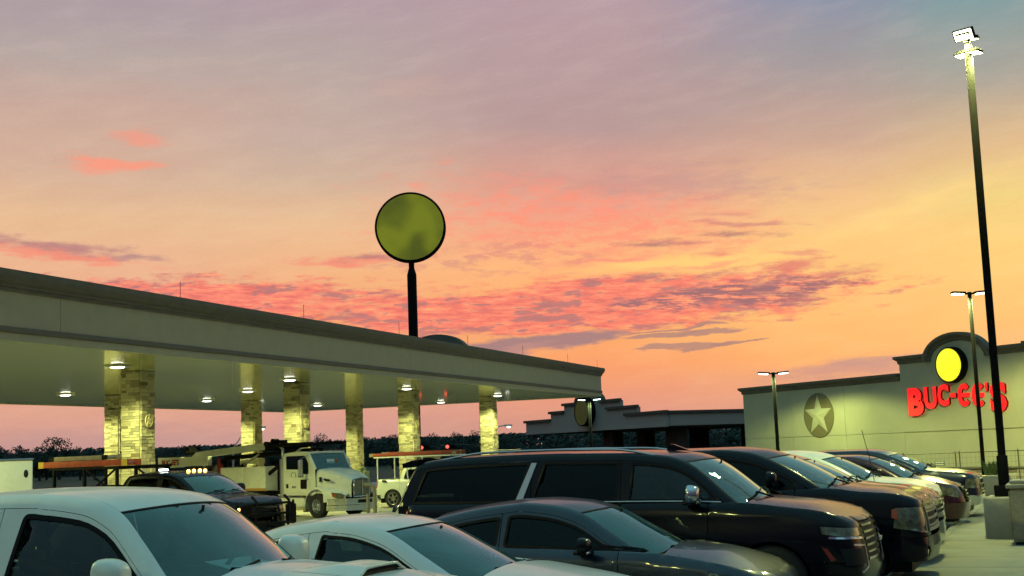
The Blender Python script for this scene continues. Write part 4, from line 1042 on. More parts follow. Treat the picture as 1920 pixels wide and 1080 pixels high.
def post(name, lab, x, y, z0, H_, yaw_, E, wd=.11, span=.5, lens=poleled, col=lampcol, group='lamp posts in the lots', size=160):
    o = thing(name, lab, 'lamp post', (x, y, z0), group=group)
    m_ = MB(); m_.box(-wd / 2, wd / 2, -wd / 2, wd / 2, 0, H_, bev=.01); m_.box(-.16, .16, -.16, .16, 0, .1); m_.build('pole', blackp, o)
    for s_ in (1, -1):
        T = TR(0, 0, H_ - .06) @ R3(z=yaw_ + (pi if s_ < 0 else 0)); m_ = MB()
        m_.tube([tuple(T @ Vector((0, 0, 0))), tuple(T @ Vector((span * .4, 0, .02)))], .03, 8)
        m_.box(span * .3, span * 1.15, -.15, .15, -.01, .055, T @ R3(y=radians(-4)), bev=.02); h_ = m_.build('lamp_head', blackp, o)
        m_ = MB(); m_.box(span * .42, span * 1.1, -.12, .12, -.045, -.011, T @ R3(y=radians(-4)), bev=.012); m_.build('lamp_lens', lens, h_)
        if E: lot_light(h_, T @ Vector((span * .75, 0, -.12)), E, size, col)
    return o
post('lamp_post', 'slender lamp post just left of the tallest one, crossing the red letters', -2.66, 44.44, .0, 6.5, radians(22), 1500, .12, .5)
post('lamp_post', 'twin-headed lamp post left of the star medallion', -11.32, 54.9, 0, 4.82, radians(22), 520, .13, .55, coolled, (.84, 1, .3))
post('lamp_post', 'twin-headed lamp post at the end of the fuel canopy, before the far canopy', -25.21, 70.76, -.5, 5.24, radians(22), 500, .14, .58, coolled, (.75, 1, .4))
# road lamps beyond
for x_, y_, zb_, H_, lab in ((-49.5, 109.4, -.5, 4.0, 'curved-arm street lamp seen beside the last stone column'), (-64.6, 92.2, -.5, 4.4, 'small white street lamp between two stone columns above the truck boom')):
    o = thing('street_lamp', lab, 'street lamp', (x_, y_, zb_)); m_ = MB(); m_.tube([(0, 0, 0), (0, 0, H_ - .8)], .08, 8); m_.tube([(0, 0, H_ - .9), (.8, .3, H_ + .3), (1.5, .6, H_ + .72), (2.1, .85, H_ + .8)], .05, 8); m_.build('pole', satin, o)
    m_ = MB(); m_.box(1.9, 2.6, .7, 1.05, H_ + .68, H_ + .86, bev=.03); m_.build('lamp_head', whitem, o); m_ = MB(); m_.lathe([(.20, H_ + .67), (.14, H_ + .55), (.001, H_ + .53)], 12, T=TR(2.3, .9, 0)); m_.build('lamp_lens', mat('street_lamp_lens', (.9, .9, .9), .4, emit=(1, .9, .75), es=3), o)
# red traffic signals on a mast arm
o = thing('traffic_signal', 'mast arm with two red traffic lights by the dark trees', 'traffic light', (-62.2, 137.4, -.6)); m_ = MB(); m_.tube([(0, 0, 0), (0, 0, 5.6)], .12, 10); m_.tube([(0, 0, 3.45), (-3.0, -1.2, 3.42), (-6.4, -2.9, 3.35)], .06, 8); m_.build('mast', steel, o)
for q in (-6.0, -3.3):
    m_ = MB(); T = TR(q, q * .44, 3.3) @ R3(z=radians(23)); m_.box(-.55, .55, -.15, .12, -.20, .22, T, bev=.03); h_ = m_.build('signal_head', blackp, o)
    m_ = MB(); m_.lathe([(.19, -.17), (.12, -.19), (.001, -.20)], 16, 'y', T=T @ TR(-.36, 0, 0)); m_.build('red_lamp', mat('red_signal', (.8, .05, .03), .3, emit=(1, .06, .04), es=4), h_)
    m_ = MB(); m_.lathe([(.20, -.15), (.20, -.34)], 16, 'y', T=T @ TR(-.36, 0, 0)); m_.build('visor', blackp, h_)

# ------------------------------------------------------------------ fence, bin, hedge box
FX = Vector((-5.35, 46.55, 0)); fd = Vector((3.52, 1.40, 0)).normalized(); fT = Matrix(((fd.x, -fd.y, 0, FX.x), (fd.y, fd.x, 0, FX.y), (0, 0, 1, 0), (0, 0, 0, 1)))
fn = thing('metal_fence', 'thin dark metal rail fence in front of the cream shop wall', 'fence'); fn.matrix_world = fT
galv = mat('galvanised_steel', (.10, .10, .085), .5, .5)
for x_ in (.02, 1.78, 1.92, 3.9, 5.8, 7.7, 9.6):
    m_ = MB(); m_.tube([(x_, 0, 0), (x_, 0, 1.36)], .022, 8); m_.lathe([(.03, 1.36), (.02, 1.39), (.001, 1.395)], 10, T=TR(x_, 0, 0)); m_.build('post', galv, fn)
for z_ in (1.33, .18):
    m_ = MB(); m_.tube([(0, 0, z_), (9.6, 0, z_)], .016, 6); m_.build('rail', galv, fn)
m_ = MB()
for i in range(5): m_.tube([(0, 0, .4 + .19 * i), (9.6, 0, .4 + .19 * i)], .003, 4)
for i in range(64): m_.tube([(.15 * i + .05, 0, .18), (.15 * i + .05, 0, 1.33)], .003, 4)
m_.build('wire_mesh', galv, fn)
fs2 = thing('fence_notice', 'small dark notice plate hanging on the wire fence', 'sign'); fs2.matrix_world = fT @ TR(1.22, -.03, .98)
m_ = MB(); m_.box(-.17, .17, 0, .01, -.07, .08, bev=.003); m_.build('plate', mat('notice_plate', (.10, .12, .12), .6), fs2)
m_ = MB()
for z_ in (.04, -.03):
    for i in range(5): m_.box(-.14 + .055 * i, -.10 + .055 * i, -.003, 0, z_ - .012, z_ + .012)
m_.build('lettering', whitem, fs2)
def bin_(x, y, z, s=1.0):
    o = thing('waste_bin', 'square beige waste bin with an overhanging lid beside the concrete lamp base', 'waste bin', (x, y, z)); bm_ = mat('aggregate_panel', (.30, .27, .21), .9, var=.25, vs=25, bump=.6, bs=60)
    m_ = MB(); m_.box(-.36, .36, -.36, .36, .05, .92, bev=.015); m_.build('body', bm_, o)
    for q in range(4):
        T = R3(z=q * pi / 2); m_ = MB(); m_.box(-.31, .31, -.385, -.362, .10, .88, T, bev=.01); m_.build('side_panel', bm_, o)
    m_ = MB(); m_.box(-.42, .42, -.42, .42, .925, 1.0, bev=.02); m_.box(-.36, .36, -.36, .36, 1.0, 1.06, bev=.02); m_.build('lid', cbm, o)
    m_ = MB(); m_.box(-.33, .33, -.33, .33, 0, .05); m_.build('plinth', trim, o)
bin_(-.66, 23.75, .1)
pb = thing('planter_box', 'square concrete planter with grassy plant near the shop wall', 'planter', (-2.25, 43.0, .05)); m_ = MB(); m_.box(-.42, .42, -.42, .42, 0, .62, bev=.02); m_.build('box', cbm, pb)
m_ = MB()
for i in range(160):
    a_ = random.uniform(0, 6.28); r_ = random.uniform(0, .3); x_, y_ = r_ * cos(a_), r_ * sin(a_); h_ = random.uniform(.2, .5); dx, dy = random.uniform(-.2, .2), random.uniform(-.2, .2)
    m_.add([(x_ - .012, y_, .6), (x_ + .012, y_, .6), (x_ + dx * .6, y_ + dy * .6, .6 + h_ * .8), (x_ + dx, y_ + dy, .6 + h_)], [(0, 1, 2), (0, 2, 3)])
m_.build('plant', mat('planter_leaves', (.10, .14, .04), .8), pb)

# ------------------------------------------------------------------ trees
leafm = mat('hazed_foliage', (.055, .085, .075), .9, var=.5, vs=.5); barkm = mat('far_bark', (.03, .025, .02), .9)  # distance haze is put into the leaf colour, lighter and bluer
def tree_mesh(seed, n=1500, loose=.0):
    R = random.Random(seed); tr = MB(); lf = MB(); lobes = []
    tr.tube([(0, 0, -.05), (R.uniform(-.02, .02), 0, .25), (R.uniform(-.05, .05), 0, .55)], .035, 6, r2=.015)
    for i in range(14 + R.randrange(6)):
        a = R.uniform(0, 2 * pi); r = R.uniform(.08, .42); z = .16 + .76 * (1 - (r / .5)**1.5) * R.uniform(.35, 1); c = (r * cos(a), r * sin(a), min(.9, z)); rad = R.uniform(.09, .2); lobes.append((c, rad))
        tr.tube([(0, 0, R.uniform(.15, .4)), (c[0] * .5, c[1] * .5, c[2] * .7), (c[0] * .95, c[1] * .95, c[2])], .014, 4, r2=.004)
    for i in range(n):
        c, rad = R.choice(lobes); d = Vector((R.gauss(0, 1), R.gauss(0, 1), R.gauss(0, 1))).normalized() * rad * R.uniform(.5, 1.15)
        p = Vector(c) + Vector((d.x, d.y, d.z * .75)); s = R.uniform(.012, .03); u = Vector((R.gauss(0, 1), R.gauss(0, 1), R.gauss(0, 1))).normalized(); v = u.orthogonal().normalized()
        w_ = u.cross(v); lf.add([p - v * s, p + w_ * s * .6, p + v * s, p - w_ * s * .6], [(0, 1, 2, 3)])
    a, b = tr.mesh('trunk', False), lf.mesh('crown', False); a.materials.append(barkm); b.materials.append(leafm); return a, b
TMS = [tree_mesh(s, 3800 if s != 4 else 1700) for s in range(6)]
TL = [(-192.6, 199.0, 7.3, 5.3), (-201.7, 213.4, 7.62, 5.2), (-191.7, 207.2, 6.24, 4.3), (-197.2, 218.9, 8.42, 5.9), (-200.5, 218.8, 6.41, 3.9), (-172.6, 197.1, 5.89, 3.0), (-168.1, 195.9, 5.34, 3.4), (-196.1, 233.3, 5.62, 4.8), (-171.3, 209.2, 5.08, 4.2), (-164.6, 210.6, 4.83, 4.2), (-187.8, 246.2, 5.64, 4.4), (-166.0, 224.0, 4.6, 4.4), (-174.9, 242.2, 4.77, 4.0), (-159.7, 227.1, 4.89, 4.0), (-161.0, 236.2, 4.6, 4.6), (-141.8, 215.2, 4.4, 4.5), (-153.0, 239.3, 5.19, 4.6), (-153.2, 253.2, 7.54, 4.1), (-139.9, 238.2, 5.39, 4.0), (-142.3, 250.2, 6.31, 4.7), (-136.9, 248.3, 5.66, 4.1), (-118.2, 219.9, 5.82, 3.4), (-133.1, 255.1, 5.94, 4.2), (-124.6, 248.7, 6.43, 3.4), (-114.6, 235.6, 6.37, 3.0), (-105.9, 223.1, 5.54, 2.6), (-122.8, 265.8, 6.92, 3.6), (-110.9, 247.3, 5.13, 4.0), (-112.6, 261.3, 5.13, 4.2), (-113.9, 270.3, 5.5, 3.1), (-108.1, 262.9, 4.04, 4.2), (-108.0, 275.3, 4.42, 5.3), (-93.4, 250.1, 4.02, 4.8), (-96.9, 272.8, 4.25, 5.2), (-86.3, 256.0, 4.15, 4.8), (-90.5, 283.5, 4.44, 5.8), (-85.2, 282.4, 4.47, 5.3), (-69.5, 242.4, 3.97, 4.1), (-66.7, 245.8, 4.06, 4.1), (-64.1, 251.8, 3.53, 3.8), (-70.5, 293.7, 2.91, 4.1), (-60.6, 266.3, 2.91, 3.7)]
special = {3: 'tallest broad tree at the left, rising above the low tree line', 0: 'open-branched tree at the left edge of the tree line', 17: 'rounded tree standing above the dark roofline between two stone columns', 26: 'tall rounded tree left of the last front stone column', 23: 'tall rounded tree above the red traffic lights'}
TO = []
for i, (x_, y_, zt_, w_) in enumerate(TL):
    a, b = TMS[4 if i in (0, 1, 29) else (i * 5 + 2) % 6 if (i * 5 + 2) % 6 != 4 else 1]
    o = thing('tree', special.get(i, 'low dark tree in the distant tree line'), 'tree', (x_, y_, -.6), random.uniform(0, 6), group='trees of the distant tree line')
    H_ = (zt_ + .9) / .95; W_ = max(w_ * 1.9, H_ * .8); o.scale = (W_, W_, H_)
    link('trunk', a, None, o); link('crown', b, None, o)
    TO.append((atan2(x_, y_), i, o))
TO.sort(key=lambda q: q[0])
ordn = lambda n: str(n) + ('th' if 10 < n % 100 < 20 else {1: 'st', 2: 'nd', 3: 'rd'}.get(n % 10, 'th'))
for n_, (_, i, o) in enumerate(TO):
    if i not in special: o['label'] = 'low dark tree, %s from the left picture edge in the distant tree line' % ordn(n_ + 1)
# the wood behind them, one mass
wd = MB(); R = random.Random(5)
for k in range(46000):
    t = R.random(); x_ = -290 + 330 * t + R.uniform(-5, 5); base = 268 + 34 * t; y_ = base + R.uniform(-7, 22); top = 5.6 + 1.2 * mnoise.noise(Vector((x_ * .12, 3, 0))) + 1.0 * mnoise.noise(Vector((x_ * .4, 7, 0))) - .9 * sstep((x_ + 115) / 50)
    z_ = -.6 + (top + .6) * (1 - R.random()**1.8 * 1.0); p = Vector((x_, y_, z_)); s = R.uniform(.35, .8); u = Vector((R.gauss(0, 1), R.gauss(0, 1), R.gauss(0, 1))).normalized(); v = u.orthogonal().normalized(); w_ = u.cross(v)
    wd.add([p - v * s, p + w_ * s * .6, p + v * s, p - w_ * s * .6], [(0, 1, 2, 3)])
tag(wd.build('distant_wood', leafm, fix=False), kind='stuff')
m_ = MB(); pts = []
for i in range(60):
    x_ = -330 + 400 * i / 59; pts.append((x_, 300 + 30 * i / 59))
for i in range(59):
    (xa_, ya_), (xb_, yb_) = pts[i], pts[i + 1]; ha, hb = 2.9 + .5 * sin(i * 1.7), 2.9 + .5 * sin((i + 1) * 1.7)
    m_.add([(xa_, ya_, -1), (xb_, yb_, -1), (xb_, yb_ + 4, hb), (xa_, ya_ + 4, ha), (xb_, yb_ + 60, hb), (xa_, ya_ + 60, ha)], [(0, 1, 2, 3), (3, 2, 4, 5)], True)
tag(m_.build('wooded_rise', leafm, fix=False), kind='structure')
# ------------------------------------------------------------------ the parked row
G_ROW = 'vehicles parked nose to the walkway'
# white pickup, nearest on the left
TAC = dict(L=5.3, w=.945, paint=p_white, S=[(0, .86), (-.15, .98), (-.6, 1.06), (-1.2, 1.11), (-1.6, 1.135), (-2.2, 1.12), (-3.4, 1.14), (-5.3, 1.18)],
    gh=dict(P=[(-1.48, 1.12), (-1.56, 1.17), (-1.9, 1.43), (-2.24, 1.66), (-2.5, 1.745), (-2.9, 1.785), (-3.4, 1.795), (-4.0, 1.775), (-4.35, 1.70), (-4.5, 1.5), (-4.62, 1.14)], wb=.88, tum=.31, bowf=.20, bowr=.06, crown=.05, rg=.085, taper=.035),
    arches=[(-1.0, .46), (-4.2, .46)], wr=.385, flare=.03, doors=[-1.72, -3.36, -4.45], bed=True, ub=-.62, zb1=.66,
    hl=[(-.50, .70), (-.02, .72), (-.06, .90), (-.46, .92)], grille=(.70, .88, .22), gmat=chrome, gbars=3, crown=.07, powerdome=.02,
    windows=[(-1.98, -1.99, -3.20, -3.15), (-3.48, -3.46, -4.30, -4.24)], mt=.05, wrnd=.07, sealw=.022,
    header=-2.24, rear_header=-4.42, mirror=(-2.12, 1.215), msize=(.28, .23, .22), mirlens=lampglass, sill=.42, seats=(-2.95, -3.85), wk='alloy')
t, sh, hf = make_car(TAC, 'white pickup truck with bonnet scoop, nearest to the camera at the left', 'pickup truck', -3.78, 8.07, 'pickup_truck', G_ROW)
# bonnet scoop
m_ = MB(); sec_ = []
for i in range(9):
    x = -1.18 + .52 * i / 8; a = sstep(i / 5) ; row = []
    for j in range(13):
        y = -.33 + .66 * j / 12; k = sstep((.33 - abs(y)) / .13); row.append((x, y, hf(x, abs(y)).z + .002 + .05 * a * k))
    sec_.append(row)
m_.add([p for r in sec_ for p in r], [(i * 13 + j, (i + 1) * 13 + j, (i + 1) * 13 + j + 1, i * 13 + j + 1) for i in range(8) for j in range(12)], True)
sc_ = m_.build('hood_scoop', p_white, t)
m_ = MB(); r = sec_[-1]; m_.add([(p[0] + .002, p[1] * .93, hf(p[0], abs(p[1])).z + .006) for p in r] + [(p[0] - .01, p[1] * .93, p[2] - .012) for p in r], [(j, j + 1, 13 + j + 1, 13 + j) for j in range(12)]); m_.build('scoop_opening', seal, sc_)
m_ = MB(); m_.tube([(r_[0], r_[1], r_[2]) for r_ in sec_[-1]], .011, 8); m_.build('scoop_lip', p_white, sc_)
m_ = MB(); T = TR(-2.02, .40, 1.17) @ R3(y=radians(14)); m_.add([(-.20, -.30, 0), (.16, -.36, .02), (.16, .20, .02), (-.18, .26, 0)], [(0, 1, 2, 3)], False, 0, T); m_.build('paper_on_dashboard', paper, t)
for y in (-.30, .32):
    m_ = MB(); m_.box(-1.40, -1.36, y - .025, y + .025, 1.165, 1.19, bev=.008); m_.build('washer_nozzle', seal, t)

# white compact car
SED = dict(L=4.7, w=.9, paint=p_white2, S=[(0, .56), (-.1, .65), (-.5, .77), (-1.0, .865), (-1.4, .925), (-2, .975), (-3.2, 1.0), (-4.2, 1.02), (-4.7, 1.0)],
    gh=dict(P=[(-1.22, .89), (-1.30, .93), (-1.7, 1.13), (-2.16, 1.335), (-2.5, 1.405), (-2.9, 1.425), (-3.4, 1.38), (-3.9, 1.25), (-4.3, 1.08), (-4.42, 1.0)], wb=.80, tum=.42, bowf=.22, bowr=.14, crown=.05, rg=.075, taper=.07),
    arches=[(-.9, .36), (-3.6, .36)], wr=.32, doors=[-1.62, -3.02, -4.0], ub=-.55, zb1=.49,
    hl=[(-.62, .56), (-.1, .50), (-.12, .58), (-.58, .66)], grille=(.36, .46, .2), gcover=True, crown=.07, nose=[(0, .08), (.3, .0), (.5, 0), (.8, .12), (1.2, .3)],
    windows=[(-1.96, -1.98, -2.92, -2.88), (-3.12, -3.10, -3.80, -3.62)], mt=.035, wrnd=.02, sealw=.010,
    header=-2.16, rear_header=-3.75, mirror=(-2.0, .95), msize=(.12, .15, .11), seats=(-2.75, -3.5), seatz=.42, sill=.28, sglass=sglass)
make_car(SED, 'white compact car with a low sloping bonnet, between the white pickup and the dark hatchback', 'car', -3.2, 10.68, 'compact_car', G_ROW)

# dark hatchback
PRI = dict(L=4.5, w=.88, paint=p_dark, S=[(0, .62), (-.1, .70), (-.5, .80), (-.95, .88), (-1.4, .93), (-2, .95), (-3.2, 1.0), (-4.2, 1.06), (-4.5, 1.04)],
    gh=dict(P=[(-.98, .87), (-1.06, .91), (-1.5, 1.15), (-1.87, 1.335), (-2.2, 1.415), (-2.6, 1.445), (-3.1, 1.41), (-3.7, 1.31), (-4.2, 1.18), (-4.4, 1.06)], wb=.80, tum=.40, bowf=.22, bowr=.12, crown=.045, rg=.075, taper=.08),
    arches=[(-.85, .35), (-3.55, .35)], wr=.315, doors=[-1.55, -2.84, -3.85], ub=-.55, zb1=.52,
    hl=[(-.72, .60), (-.1, .54), (-.12, .63), (-.62, .75)], grille=(.38, .5, .25), gcover=True, crown=.07, nose=[(0, .08), (.3, .0), (.5, 0), (.8, .16), (1.2, .3)],
    windows=[(-1.30, -1.32, -2.78, -2.76, .012, dglass), (-2.88, -2.86, -4.0, -3.85, .012, dglass)], mt=.045, wrnd=.03,
    header=-1.87, rear_header=-3.7, mirror=(-1.85, 1.0), msize=(.15, .22, .15), mirm=p_black, mirlens=chrome, seats=(-2.5, -3.3), seatz=.42, sill=.28)
make_car(PRI, 'dark grey hatchback with an arched roof, parked beside the long black SUV', 'car', -2.62, 13.18, 'hatchback', G_ROW)

# long black SUV
SUB = dict(L=5.74, w=1.02, paint=p_black, S=[(0, 1.02), (-.08, 1.08), (-.35, 1.16), (-.9, 1.235), (-1.3, 1.28), (-2.2, 1.315), (-5.74, 1.34)],
    gh=dict(P=[(-1.14, 1.27), (-1.22, 1.33), (-1.85, 1.78), (-2.1, 1.855), (-2.6, 1.90), (-4, 1.925), (-5.0, 1.905), (-5.46, 1.86), (-5.60, 1.66), (-5.72, 1.36)], wb=.935, tum=.24, bowf=.17, bowr=.05, crown=.03, rg=.08, taper=.03, tr=2.2),
    arches=[(-1.02, .46), (-4.42, .46)], wr=.41, doors=[-1.70, -2.74, -3.86], ub=-.62, zb1=.62, zb0=.30, zrb=.66, bf=.30, af=.36, bow=.10,
    sec=[(0, .10), (.35, .03), (.55, 0), (.85, 0), (1.1, .03), (1.3, .05)], nose=[(0, .12), (.3, .03), (.5, 0), (.8, .03), (1.05, .08), (1.2, .2)],
    hl=[(-.44, 1.02), (-.42, .93), (-.10, .89), (.20, .90), (.20, .985), (-.16, 1.0)],
    extra=[('headlight_trim', [(-.36, .885), (.22, .86), (.22, .885), (-.34, .91)], chrome), ('fog_lamp_frame', [(.02, .50), (.24, .56), (.24, .80), (-.06, .82), (-.06, .80), (.21, .78), (.21, .57), (.0, .52)], satin),
           ('side_marker', [(-.44, .80), (-.38, .78), (-.30, .66), (-.36, .65)], redlens), ('air_intake', [(-.20, .60), (.18, .60), (.18, .76), (-.24, .78)], trim), ('emblem_strip', [(-.94, 1.03), (-.80, 1.03), (-.80, 1.042), (-.94, 1.042)], trim)],
    grille=(.60, 1.03, .30), gbars=6, gmat=chrome, crown=.05, bumper_mat=p_black,
    windows=[(-1.62, -1.64, -2.63, -2.60, .012, sglass), (-2.79, -2.77, -3.84, -3.70, .012, dglass), (-4.06, -3.90, -5.45, -5.30, .012, dglass)], mt=.03, wrnd=.02,
    header=-1.85, rear_header=-5.46, mirror=(-1.84, 1.385), msize=(.19, .25, .2), mirm=chrome, mirlens=lampglass, beltm=satin, belt_x=(-1.55, -3.92),
    seats=(-2.45, -3.4), seatz=.72, sill=.36, steps=trim, spokes=6, tl=[(-5.74, .78), (-5.50, .78), (-5.55, 1.26), (-5.74, 1.26)], handle=p_black)
t, sh, hf = make_car(SUB, 'long black SUV with chrome grille and bright slash behind the rear door', 'SUV', -2.12, 15.47, 'sport_utility_vehicle', G_ROW)
for sg in (1, -1):
    m_ = MB(); x0, x1 = -3.90, -3.80
    def gp(x, z, o=.012): return (x, sg * (sh.Wg(x, z) + o), z)
    a, b = sh.S(-4) + .0, sh.side_top(-3.8) - .02
    vs = [gp(-4.06, a), gp(-3.97, a), gp(-3.80, b), gp(-3.87, b)]; m_.add(vs + [(v[0], v[1] - sg * .03, v[2]) for v in vs], [(0, 1, 2, 3), (0, 4, 5, 1), (1, 5, 6, 2), (2, 6, 7, 3), (3, 7, 4, 0)]); m_.build('chrome_slash', satin, t)
    m_ = MB(); pts = []
    for i in range(21):
        x = -2.35 - 2.75 * i / 20; q = sh.strip(x, .8); e = .05 * min(1, 6 * min(i / 20, 1 - i / 20)); pts.append((x, sg * (q.y - .02), q.z + e - .005))
    m_.tube(pts, (.02, .014), 8); m_.build('roof_bar', satin, t)
m_ = MB(); m_.prism([(-2.42, 1.885), (-2.12, 1.875), (-2.32, 1.955), (-2.37, 1.962)], -.03, .03); m_.build('roof_antenna', p_black, t)
m_ = MB(); n = 10; 
sp = [(-5.40, 1.885), (-5.52, 1.875), (-5.66, 1.835), (-5.65, 1.785), (-5.55, 1.79), (-5.46, 1.80)]; m_.prism(sp, -.74, .74); m_.build('rear_spoiler', p_black, t)
# round emblem on the grille
m_ = MB(); m_.box(.02, .05, -.10, .10, .80, .85, bev=.01); m_.build('grille_badge', chrome, t)

def pickup(paint, w=1.0, H=1.88, hood=1.26, cowl=1.38, hx=-1.85, cx=-1.12, **k):
    d = dict(L=5.8, w=w, paint=paint, S=[(0, hood - .16), (-.1, hood - .06), (-.4, hood), (-.9, hood + .04), (-1.3, cowl - .05), (-2.2, cowl - .06), (-5.8, cowl - .04)],
        gh=dict(P=[(cx + .07, cowl - .06), (cx, cowl), (hx, H - .13), (hx - .3, H - .04), (hx - .7, H), (hx - 1.5, H), (hx - 2.2, H - .06), (hx - 2.34, H - .2), (hx - 2.45, cowl - .04)], wb=w * .915, tum=.28, bowf=.17, bowr=.05, crown=.04, rg=.08, taper=.03),
        arches=[(-1.0, .47), (-4.7, .47)], wr=.41, doors=[cx - .5, cx - 1.62, hx - 2.35], bed=True, ub=-.5, zb1=.68, zb0=.38, bf=.22, af=.28, bow=.08,
        sec=[(0, .10), (.35, .03), (.55, 0), (.85, 0), (1.1, .03), (1.3, .05)], nose=[(0, .1), (.3, .03), (.5, 0), (.75, .02), (1.1, .05), (1.25, .12)],
        hl=[(-.30, .82), (.14, .80), (.14, hood - .20), (-.26, hood - .22)], grille=(.76, hood - .20, .22), gbars=3, gframe=True, gmat=chrome, crown=.05,
        windows=[(cx - .52, cx - .54, cx - 1.55, cx - 1.52, .012, dglass), (cx - 1.72, cx - 1.70, hx - 2.15, hx - 2.05, .012, dglass)], mt=.04, wrnd=.04,
        header=hx, rear_header=hx - 2.22, mirror=(cx - .78, cowl + .06), msize=(.19, .25, .22), seats=(cx - 1.3,), seatz=.75, sill=.45)
    d.update(k); return d
F15 = pickup(p_black, 1.0, 1.89, 1.23, 1.37, hx=-1.92, cx=-1.18, gmat=satin, bumper_mat=p_black, hl=[(-.44, .80), (-.02, .74), (.12, .72), (.12, 1.06), (-.40, 1.06)], amber=[(-.45, .93), (-.37, .91), (-.37, 1.04), (-.44, 1.04)], fog=[(-.05, .44), (.12, .44), (.12, .56), (-.05, .56)])
make_car(F15, 'black pickup with amber marker in its large square headlight, second dark vehicle in the row', 'pickup truck', -1.72, 18.3, 'pickup_truck', G_ROW)
V6 = pickup(p_blue, 1.0, 1.78, 1.16, 1.30, hx=-1.98, cx=-1.25, bumper_mat=chrome)
make_car(V6, 'dark blue pickup with chrome front bumper, mostly hidden behind the black pickup', 'pickup truck', -1.88, 21.0, 'pickup_truck', G_ROW, detail=1)
V7 = pickup(p_white, 1.0, 1.77, 1.16, 1.30, hx=-1.76, cx=-1.08, bumper_mat=chrome)
t7, _, _ = make_car(V7, 'white pickup with chrome grille, in the middle of the row of parked vehicles', 'pickup truck', -2.12, 23.8, 'pickup_truck', G_ROW, detail=1)
m_ = MB(); m_.tube([(-1.0, -.86, 1.14), (-1.06, -.87, 1.6), (-1.16, -.88, 2.08)], .006, 5); m_.build('antenna', trim, t7)
def sedan(paint, H=1.5, L=4.7, hood=.9, cowl=1.05, hx=-1.8, cx=-1.05, **k):
    d = dict(L=L, w=.9, paint=paint, S=[(0, hood - .2), (-.1, hood - .1), (-.5, hood), (-cx * -1 - .1, cowl - .06), (-2, cowl - .03), (-3.2, cowl), (-L, cowl + .02)],
        gh=dict(P=[(cx + .07, cowl - .07), (cx, cowl - .02), (hx, H - .09), (hx - .4, H - .01), (hx - .8, H), (hx - 1.4, H - .04), (hx - 2.0, H - .2), (hx - 2.4, cowl + .1), (hx - 2.5, cowl)], wb=.81, tum=.38, bowf=.2, bowr=.12, crown=.045, rg=.075, taper=.06),
        arches=[(-.9, .36), (-3.6, .36)], wr=.33, doors=[cx - .45, cx - 1.5, -3.4], ub=-.5, zb1=.56, hl=[(-.60, .66), (-.05, .58), (-.05, .74), (-.5, .82)], grille=(.58, .80, .40), gcover=False, gbars=4, gmat=chrome, crown=.06,
        windows=[(cx - .5, cx - .52, cx - 1.43, cx - 1.40, .012, dglass), (cx - 1.58, cx - 1.56, -3.7, -3.5, .012, dglass)], mt=.04, wrnd=.03,
        header=hx, rear_header=hx - 1.8, mirror=(cx - .7, cowl + .08), seats=(-2.4,), seatz=.48, sill=.3)
    d.update(k); return d
V8 = sedan(p_silver, 1.56, hood=1.0, cowl=1.20, hx=-1.75, cx=-1.1)
make_car(V8, 'silver car almost hidden between the white pickup and the maroon car', 'car', -2.35, 26.45, 'sedan', G_ROW, detail=1)
V9 = sedan(p_red, 1.60, hood=.98, cowl=1.14, hx=-1.82, cx=-1.0, grille=(.62, .90, .40), hl=[(-.75, .80), (-.1, .66), (-.06, .84), (-.62, .95)])
make_car(V9, 'maroon car with swept-back headlights, between the silver car and the farthest pickup', 'car', -2.06, 29.2, 'sedan', G_ROW, detail=1)
RAM = pickup(p_black2, 1.0, 1.69, 1.10, 1.24, hx=-1.84, cx=-1.12, bumper_mat=chrome, zb1=.60, hl=[(-.34, .76), (.10, .74), (.10, .98), (-.30, .96)], grille=(.66, 1.0, .24))
make_car(RAM, 'dark blue-black pickup with chrome-framed grille, farthest in the parked row', 'pickup truck', -1.93, 32.0, 'pickup_truck', G_ROW, detail=1)
# ------------------------------------------------------------------ working trucks by the canopy
amber_e = mat('amber_lamp', (.9, .45, .05), .3, emit=(1, .55, .12), es=7); white_e = mat('white_lamp', (.9, .9, .9), .3, emit=(.9, 1, .95), es=8)
orange = mat('ladder_orange', (.34, .045, .015), .6, var=.35, vs=6, dirt=.45); tan = mat('ladder_tan', (.26, .20, .14), .6, var=.2, vs=5, dirt=.3)
BP = pickup(p_black, 1.0, 1.96, 1.24, 1.40, hx=-1.98, cx=-1.2, bumper_mat=p_black, gframe=False, gmat=p_black)
hdg = radians(-12); hv = Vector((cos(hdg), sin(hdg), 0)); nv_ = Vector((-sin(hdg), cos(hdg), 0)); Pn = Vector((-18.72, 26.64, 0)) + hv * .0 + nv_ * 1.0
t, sh, hf = make_car(BP, 'black crew-cab pickup with lit amber beacons, push bar and an overhead ladder rack', 'pickup truck', Pn.x, Pn.y, 'pickup_truck', 'working trucks by the canopy', Z=-.21, rz=hdg)
m_ = MB()
for y in (-.55, .55): m_.tube([(.10, y, .45), (.34, y, .50), (.38, y, 1.15), (.22, y, 1.28)], .035, 8)
for z_ in (.62, .85, 1.10): m_.tube([(.12, -.95, z_ - .05), (.36, -.6, z_), (.38, 0, z_), (.36, .6, z_), (.12, .95, z_ - .05)], .03, 8)
for s_ in (-1, 1): m_.tube([(.12, s_ * .95, .50), (.15, s_ * 1.0, .8), (.12, s_ * .95, 1.15)], .03, 8); m_.box(.20, .26, s_ * .6, s_ * .92, .58, 1.05)
m_.build('push_bar', blackp, t)
for x_, y_ in ((-2.35, -.28), (-2.35, -.1), (-2.35, .1), (-2.35, .28)):
    m_ = MB(); m_.lathe([(.045, -.02), (.04, .035), (.001, .05)], 10, T=TR(x_, y_, sh.T(x_, y_) + .02)); m_.build('roof_beacon', amber_e, t)
